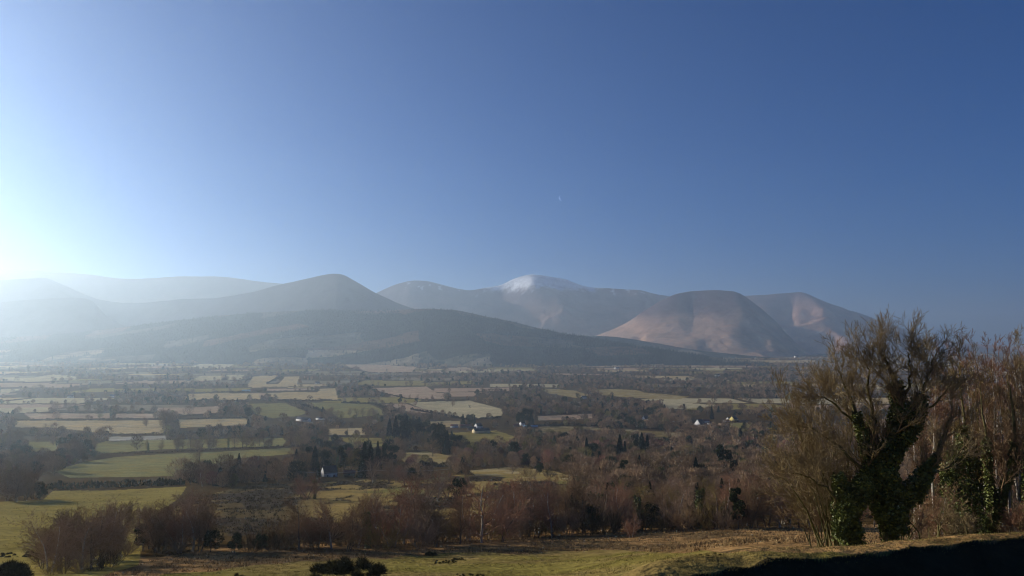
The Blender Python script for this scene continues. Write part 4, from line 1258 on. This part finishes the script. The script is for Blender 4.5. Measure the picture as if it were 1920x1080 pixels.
def birch_stem(bx, by, tx, ty, dy, r0, bend=0):
    m1 = (bx * .66 + tx * .34 + bend, by * .66 + ty * .34); m2 = (bx * .33 + tx * .67 + bend * .6, by * .33 + ty * .67)
    return [(bx, by, 0, r0), (*m1, dy * .4, r0 * .75), (*m2, dy * .8, r0 * .45), (tx, ty, dy, r0 * .14)]


THICK = [
    # name, label, Y, base px, stems, twigs, bark, ivy
    ('birch_tree', 'red-topped birch rising just right of the big ivy tree', 54, (1738, 1016), [birch_stem(1738, 1016, 1752, 690, .3, .12, -6), birch_stem(1744, 1016, 1790, 720, .8, .09, 6)], 'tw_red', 'bark_birch', 0),
    ('ivy_clad_tree', 'ivy-covered tree forming the dark column right of the big ivy tree', 52, (1800, 1014), [birch_stem(1800, 1014, 1796, 680, 0, .17, 6), birch_stem(1806, 1014, 1830, 700, -.5, .10, 4)], 'tw_olive', 'bark_olive', 1),
    ('birch_tree', 'tall birch with the reddest crown, left of the leaning ivied stem', 56, (1826, 1012), [birch_stem(1826, 1012, 1802, 662, 0, .13, 4), birch_stem(1830, 1012, 1848, 668, .6, .10, -3)], 'tw_red', 'bark_birch', 0),
    ('ivy_clad_tree', 'forked tree whose dark ivied stem leans right towards the pale trunks', 50, (1832, 1010), [[(1828, 1010, 0, .2), (1850, 960, 0, .18), (1880, 890, -.2, .15), (1892, 820, -.3, .11), (1888, 740, -.3, .06), (1884, 700, -.3, .02)],
                                                                                 [(1846, 965, 0, .12), (1842, 890, .3, .1), (1838, 800, .4, .07), (1832, 720, .4, .02)]], 'tw_brown', 'bark_olive', 2),
    ('birch_tree', 'slender birch with pale trunk in the middle of the right-hand thicket', 53, (1868, 1008), [birch_stem(1868, 1008, 1858, 676, .2, .11, -8), birch_stem(1872, 1008, 1884, 690, .4, .09, 2)], 'tw_red', 'bark_birch', 0),
    ('birch_tree', 'pale forked birch second from the right edge', 51, (1882, 1006), [birch_stem(1882, 1006, 1906, 668, 0, .12, 10), birch_stem(1878, 1006, 1862, 730, .3, .07, 4), birch_stem(1886, 1006, 1918, 760, -.4, .06, 6)], 'tw_gold', 'bark_birch', 0),
    ('birch_tree', 'straight pale birch at the right edge of the thicket', 52, (1902, 1005), [birch_stem(1902, 1005, 1898, 664, 0, .11, 2), birch_stem(1908, 1005, 1928, 690, .2, .10, 2)], 'tw_gold', 'bark_birch', 0),
    ('ivy_clad_tree', 'dark ivied trunk against the right edge of the view', 49, (1912, 1006), [birch_stem(1912, 1006, 1935, 700, 0, .17, -6)], 'tw_brown', 'bark_olive', 3),
    ('birch_tree', 'russet-crowned birch behind the dark ivied column', 66, (1770, 1010), [birch_stem(1770, 1010, 1775, 676, 0, .13, 0), birch_stem(1776, 1010, 1760, 720, 0, .09, 0)], 'tw_red', 'bark_birch', 0),
    ('birch_tree', 'russet-crowned birch farthest back in the right-hand thicket', 68, (1850, 1008), [birch_stem(1850, 1008, 1868, 672, 0, .14, 0), birch_stem(1846, 1008, 1822, 690, 0, .1, 0)], 'tw_red', 'bark_birch', 0),
    ('birch_tree', 'russet birch deep in the thicket, between the ivied column and the leaning stem', 63, (1812, 1010), [birch_stem(1812, 1010, 1822, 664, 0, .13, 4), birch_stem(1808, 1010, 1792, 690, 0, .1, 0)], 'tw_red', 'bark_birch', 0),
    ('birch_tree', 'russet birch deep in the thicket, behind the pale forked birch', 62, (1896, 1008), [birch_stem(1896, 1008, 1890, 662, 0, .13, -4), birch_stem(1900, 1008, 1915, 690, 0, .1, 0)], 'tw_red', 'bark_birch', 0),
    ('birch_tree', 'low brown birch seen between the big ivy tree and the first red-topped birch', 60, (1722, 1012), [birch_stem(1722, 1012, 1716, 800, 0, .1, 0), birch_stem(1726, 1012, 1752, 770, 0, .08, 0)], 'tw_brown', 'bark_olive', 0),
    ('birch_tree', 'purple-brown birch behind the big ivy tree', 72, (1700, 1012), [birch_stem(1700, 1012, 1708, 730, 0, .14, 0), birch_stem(1704, 1012, 1735, 750, 0, .1, 0)], 'tw_purple', 'bark_birch', 0),
]
for i, (nm, lb, Y, bs, st, tm, bk, iv) in enumerate(THICK):
    ivy, n = None, 0
    if iv == 1: ivy, n = [[(1800, 1014, 0, .8), (1798, 940, 0, 1.2), (1802, 860, 0, 1.0), (1800, 800, 0, .5)], [(1770, 930, 0, .5), (1765, 880, 0, .6), (1790, 840, 0, .4)]], 9000
    if iv == 2: ivy, n = [[(1828, 1010, 0, .4), (1850, 960, 0, .35), (1880, 890, -.2, .3), (1892, 830, -.3, .2)], [(1846, 965, 0, .3), (1841, 880, .3, .35), (1838, 820, .3, .2)]], 5000
    if iv == 3: ivy, n = [[(1912, 1006, 0, .45), (1916, 940, 0, .5), (1920, 860, 0, .45), (1926, 800, 0, .25)]], 4000
    staged_tree(nm, lb, 'tree', bs, Y, st, tm, bk, 24, ivy=ivy, ivyn=n, ivys=.17, seed=30 + i, lens=1.75, kids=(5, 5, 5, 4), tw=.022, up=.12, spread=.55, group='trees of the thicket by the road')
# undergrowth of the thicket
r4 = random.Random(4)
for i, (bx, top) in enumerate([(1690, 960), (1716, 930), (1735, 950), (1756, 930), (1780, 955), (1815, 950), (1845, 965), (1870, 950), (1895, 960), (1920, 950)]):
    Y = 47 + (i * 7 % 9)
    staged_tree('bramble_shrub', f'{["low brown", "taller golden", "tangled russet"][i % 3]} scrub under the thicket, {["first", "second", "third", "fourth", "fifth", "sixth", "seventh", "eighth", "ninth", "tenth"][i]} from its left end', 'shrub',
                (bx, 1014), Y, fan((bx, 1014), Y, 6, bx - 26, bx + 26, top, top + 40, 50 + i), ['tw_brown', 'tw_gold', 'tw_red'][i % 3], 'bark_olive', 6,
                seed=80 + i, lens=1.1, kids=(5, 5, 4, 4), tw=.022, spread=.7, frac0=.1, group='scrub under the thicket')

# ------------------------------------------------------------ buildings
def prism(L, Wd, h, rise):
    """gabled body: length along x"""
    a, b = L / 2, Wd / 2
    V = [(-a, -b, -1.5), (a, -b, -1.5), (a, b, -1.5), (-a, b, -1.5), (-a, -b, h), (a, -b, h), (a, b, h), (-a, b, h), (-a, 0, h + rise), (a, 0, h + rise)]
    q = np.array([(0, 1, 5, 4), (2, 3, 7, 6), (0, 3, 2, 1)])
    t = np.array([(0, 4, 7), (0, 7, 3), (4, 8, 7), (1, 2, 6), (1, 6, 5), (5, 6, 9)])
    return np.array(V, float), [q, t]


def box(cx, cy, cz, sx, sy, sz):
    V = np.array([(x, y, z) for x in (-.5, .5) for y in (-.5, .5) for z in (-.5, .5)]) * (sx, sy, sz) + (cx, cy, cz)
    q = np.array([(0, 1, 3, 2), (4, 6, 7, 5), (0, 4, 5, 1), (2, 3, 7, 6), (0, 2, 6, 4), (1, 5, 7, 3)])
    return V, q


def house(px, py, L, Wd, h, rise, rot, wall, roof, label, name='house', cat='house', chim=1, wins=3, gwin=True, door=True, group=None):
    x, y, z = place(px, py)
    o = empty(name, W(x, y, z), R(rot))
    V, f = prism(L, Wd, h, rise)
    obj('wall', mesh_data('wall', V, f, M[wall]), o)
    a, b = L / 2 + .3, Wd / 2 + .35
    dz = rise * .35 / (Wd / 2)
    V = []
    for s in (-1, 1):
        for t in (0.06, 0.30):
            V += [(-a, s * b, h - dz + t), (a, s * b, h - dz + t), (a, 0, h + rise + t), (-a, 0, h + rise + t)]
    q = []
    for k in (0, 8):
        q += [(k, k + 1, k + 2, k + 3), (k + 4, k + 7, k + 6, k + 5), (k, k + 4, k + 5, k + 1), (k, k + 3, k + 7, k + 4), (k + 1, k + 5, k + 6, k + 2)]
    rf = obj('roof', mesh_data('roof', np.array(V), [np.array(q)], M[roof]), o)
    for c in range(chim):
        cx = (-1 if c == 0 else 1) * (L / 2 - .6)
        V, q = box(cx, 0, h + rise + .45, .8, .6, 1.3)
        obj('chimney', mesh_data('chimney', V, [q], M['stone']), rf)
    for side in (-1, 1):
        for k in range(wins):
            wx = -L / 2 + L * (k + .5) / wins
            if door and side == -1 and k == wins // 2:
                V, q = box(wx, side * (Wd / 2 + .02), 1.05, 1.0, .10, 2.1)
                obj('door', mesh_data('door', V, [q], M['door']), o)
                continue
            V, q = box(wx, side * (Wd / 2 + .02), min(1.5, h * .6), 1.0, .08, min(1.1, h * .4))
            obj('window', mesh_data('window', V, [q], M['glass']), o)
    if gwin:
        V, q = box(-L / 2 - .02, 0, h * .62, .08, .9, 1.0)
        obj('window', mesh_data('window', V, [q], M['glass']), o)
    tag(o, label, cat, group)
    return o


G = 'buildings scattered in the valley'
house(569, 790, 36, 8, 3.8, 3.4, -42, 'white', 'slate', 'long low white farmhouse with dark roof below the round-cornered green field', wins=5, chim=2, group=G)
house(600, 787, 20, 5, 2.8, 2.0, -42, 'white', 'slate', 'low white outbuilding just right of the long farmhouse', name='outbuilding', cat='outbuilding', chim=0, wins=3, door=False, group=G)
house(617, 894, 9, 11, 3.4, 4.2, 26, 'white', 'slate', 'white gable cottage half hidden among dark evergreens', wins=2, group=G)
house(655, 893, 8, 4.5, 2.4, 1.8, 10, 'stone', 'redroof', 'small brown-roofed shed behind the marsh under the conifers', name='shed', cat='shed', chim=0, wins=1, gwin=False, door=False, group=G)
house(902, 812, 24, 15, 3.8, 3.2, 22, 'cream', 'darkmetal', 'long dark barn with a sunlit cream gable end', name='barn', cat='barn', chim=0, wins=0, gwin=False, door=False, group=G)
house(897, 803, 9, 13, 3.5, 4.5, 28, 'white', 'slate', 'white house behind the cream-gabled barn', wins=2, group=G)
house(872, 802, 18, 7, 3, 2.4, 12, 'stone', 'redroof', 'red-brown roofed farm shed second left of the white house behind the barn', name='shed', cat='shed', chim=0, wins=2, door=False, group=G)
house(884, 806, 14, 6, 2.8, 2, 5, 'stone', 'slate', 'grey farm shed directly left of the cream-gabled barn', name='shed', cat='shed', chim=0, wins=2, door=False, group=G)
house(852, 802, 12, 6, 3, 2.4, -6, 'white', 'redroof', 'leftmost farm building of the yard, with a reddish roof', name='shed', cat='shed', chim=0, wins=2, door=False, group=G)
house(994, 803, 24, 10, 3, 1.6, 4, 'stone', 'bluesheet', 'wide farm shed with a blue-grey sheet roof', name='shed', cat='shed', chim=0, wins=2, gwin=False, door=False, group=G)
house(979, 798, 6, 9, 3.5, 3.0, 27, 'white', 'slate', 'small white gable left of the blue-roofed shed', wins=1, group=G)
house(968, 801, 10, 6, 3, 2, 15, 'stone', 'redroof', 'low reddish shed left of the small white gable', name='shed', cat='shed', chim=0, wins=2, door=False, group=G)
house(1210, 790, 8, 12, 4.5, 4.5, 26, 'white', 'slate', 'lone white gabled house among the trees left of the pointed cottage', wins=2, group=G)
house(1312, 798, 10, 17, 2.0, 8.0, 27, 'white', 'slate', 'white pointed cottage with a tall steep gable', wins=2, group=G)
house(1323, 793, 12, 7, 3.2, 3, 20, 'white', 'redroof', 'white house with reddish roof right of the pointed cottage', wins=3, group=G)
house(1331, 796, 8, 6, 2.5, 2, -8, 'white', 'slate', 'small grey-roofed annexe below the reddish roofed house', name='annexe', cat='annexe', chim=0, wins=2, door=False, group=G)
house(1356, 801, 14, 9, 3, 3, -25, 'cream', 'tanroof', 'house with a wide tan roof facing the sun, left of the green paddock', wins=2, group=G)
house(1362, 791, 11, 5, 2.4, 1.2, 3, 'white', 'slate', 'low white building behind the tan-roofed house', name='outbuilding', cat='outbuilding', chim=0, wins=3, door=False, group=G)
house(1376, 790, 9, 13, 4, 5, 27, 'yellow', 'slate', 'pale yellow gabled house behind the green paddock', wins=2, group=G)
house(1367, 789, 6, 9, 3, 3, 27, 'white', 'slate', 'tiny white gable left of the yellow house', name='outbuilding', cat='outbuilding', chim=0, wins=1, door=False, group=G)
house(463, 735, 26, 12, 4, 2, 5, 'bluesheet', 'bluesheet', 'pale blue farm shed in the far fields left of centre', name='shed', cat='shed', chim=0, wins=2, gwin=False, door=False, group=G)
house(475, 735, 14, 9, 4, 2.5, 5, 'cream', 'redroof', 'small pinkish barn right of the pale blue shed', name='barn', cat='barn', chim=0, wins=2, gwin=False, door=False, group=G)
for px, py, lb in [(595, 720, 'tiny white house among trees beyond the centre-left straw fields'), (212, 745, 'tiny white house in the hazy wood at far left'), (973, 698, 'small white house in the woods below the forest hill'),
                   (1157, 692, 'far white house below the right end of the forest hill'), (1494, 671, 'white farmhouse in the small fields under the right mountain'), (1556, 735, 'white house glimpsed left of the ivy tree crown'),
                   (1586, 795, 'white cottage glimpsed through the willow scrub'), (132, 746, 'pale farmhouse at the end of the hazy far-left fields'), (655, 678, 'white farm building at the foot of the forest hill'),
                   (1095, 748, 'white cottage below the first narrow golden field'), (1345, 706, 'far white house right of centre amid woods')]:
    d = place(px, py)[1]
    s = max(1.0, d / 2600)
    house(px, py, 14 * s, 8 * s, 4 * s, 3.5 * s, 18 + (px * 7) % 14, 'white', 'slate', lb, wins=3, group=G)

# utility poles with wires across the marsh edge
poles = []
for i, (px, py, lb) in enumerate([(560, 913, 'left utility pole standing at the edge of the marsh'), (697, 908, 'middle utility pole standing at the edge of the marsh'), (845, 905, 'right utility pole standing at the edge of the marsh')]):
    x, y, z = place(px, py)
    o = empty('utility_pole', W(x, y, z), .1)
    V, q = tubes([(0, 0, -.6)], [(0, 0, 8.6)], [.16], [.11], 7)
    obj('pole', mesh_data('pole', V, [q], M['wood']), o)
    V, q = box(0, 0, 8.2, .12, 1.6, .12)
    V = V[:, [1, 0, 2]]
    obj('crossarm', mesh_data('crossarm', V, [q], M['wood']), o)
    tag(o, lb, 'utility pole', 'utility poles by the marsh')
    poles.append((x, y, z + 8.35))
A, B = [], []
for i in range(2):
    for off in (-.7, .7):
        p0 = np.array(poles[i]) + (off, 0, 0); p1 = np.array(poles[i + 1]) + (off, 0, 0)
        for k in range(14):
            f, g = k / 14, (k + 1) / 14
            A.append(p0 * (1 - f) + p1 * f - (0, 0, 4 * 1.1 * f * (1 - f))); B.append(p0 * (1 - g) + p1 * g - (0, 0, 4 * 1.1 * g * (1 - g)))
V, q = tubes(A, B, [.02] * len(A), [.02] * len(A), 4)
V = V + (0, 0, CZ)
tag(obj('power_line', mesh_data('power_line', V, [q], M['wire'])), 'pair of thin wires strung between the poles by the marsh', 'power line')

# ------------------------------------------------------------ the day moon
Dm = 26000.0
dirm = Vector(((1052 - 960) / F, CP - SP * (540 - 371) / F, SP + CP * (540 - 371) / F)) * Dm
Rm = Dm * math.tan(R(.16))
n = 24
V, q = [], []
for i in range(n + 1):
    t = -math.pi / 2 + math.pi * i / n
    for k, (rx, dz) in enumerate(((1.0, 0), (.93 - .5 * math.cos(t) * .5, 60), (.72, 0))):
        V.append((-math.cos(t) * rx * Rm, dz, math.sin(t) * Rm))
for i in range(n):
    for k in range(2):
        a = i * 3 + k
        q.append((a, a + 1, a + 4, a + 3))
mm = bpy.data.materials.new('moonlight'); mm.use_nodes = True
b = mm.node_tree.nodes['Principled BSDF']
b.inputs['Base Color'].default_value = (.3, .35, .4, 1)
b.inputs['Emission Color'].default_value = (.34, .44, .60, 1); b.inputs['Emission Strength'].default_value = 1.0
mo = obj('moon', mesh_data('moon', np.array(V), [np.array(q)], mm), loc=(dirm.x, dirm.y, dirm.z + CZ))
mo.rotation_euler = (0, R(-12), 0)
tag(mo, 'thin pale crescent moon in the blue sky above the snowy mountain', 'moon')

finish_labels()
# ------------------------------------------------------------ haze: one closed box of even air
def make_haze():
    x0, x1, y0, y1, z0, z1 = -21000, 21000, -600, 23000, -90, CZ + 1040
    V = [(x, y, z) for x in (x0, x1) for y in (y0, y1) for z in (z0, z1)]
    fc = [(0, 1, 3, 2), (4, 6, 7, 5), (0, 4, 5, 1), (2, 3, 7, 6), (0, 2, 6, 4), (1, 5, 7, 3)]
    m = bpy.data.materials.new('haze_air')
    m.use_nodes = True
    n = m.node_tree.nodes
    n.clear()
    o = n.new('ShaderNodeOutputMaterial')
    v = n.new('ShaderNodeVolumePrincipled')
    v.inputs['Color'].default_value = (.71, .87, .99, 1)
    v.inputs['Density'].default_value = HAZE
    v.inputs['Anisotropy'].default_value = .67
    m.node_tree.links.new(v.outputs[0], o.inputs['Volume'])
    me = mesh_data('haze', np.array(V), [np.array(fc)], m)
    tag(obj('haze', me), label='pale blue morning haze filling the whole valley', kind='stuff')


make_haze()
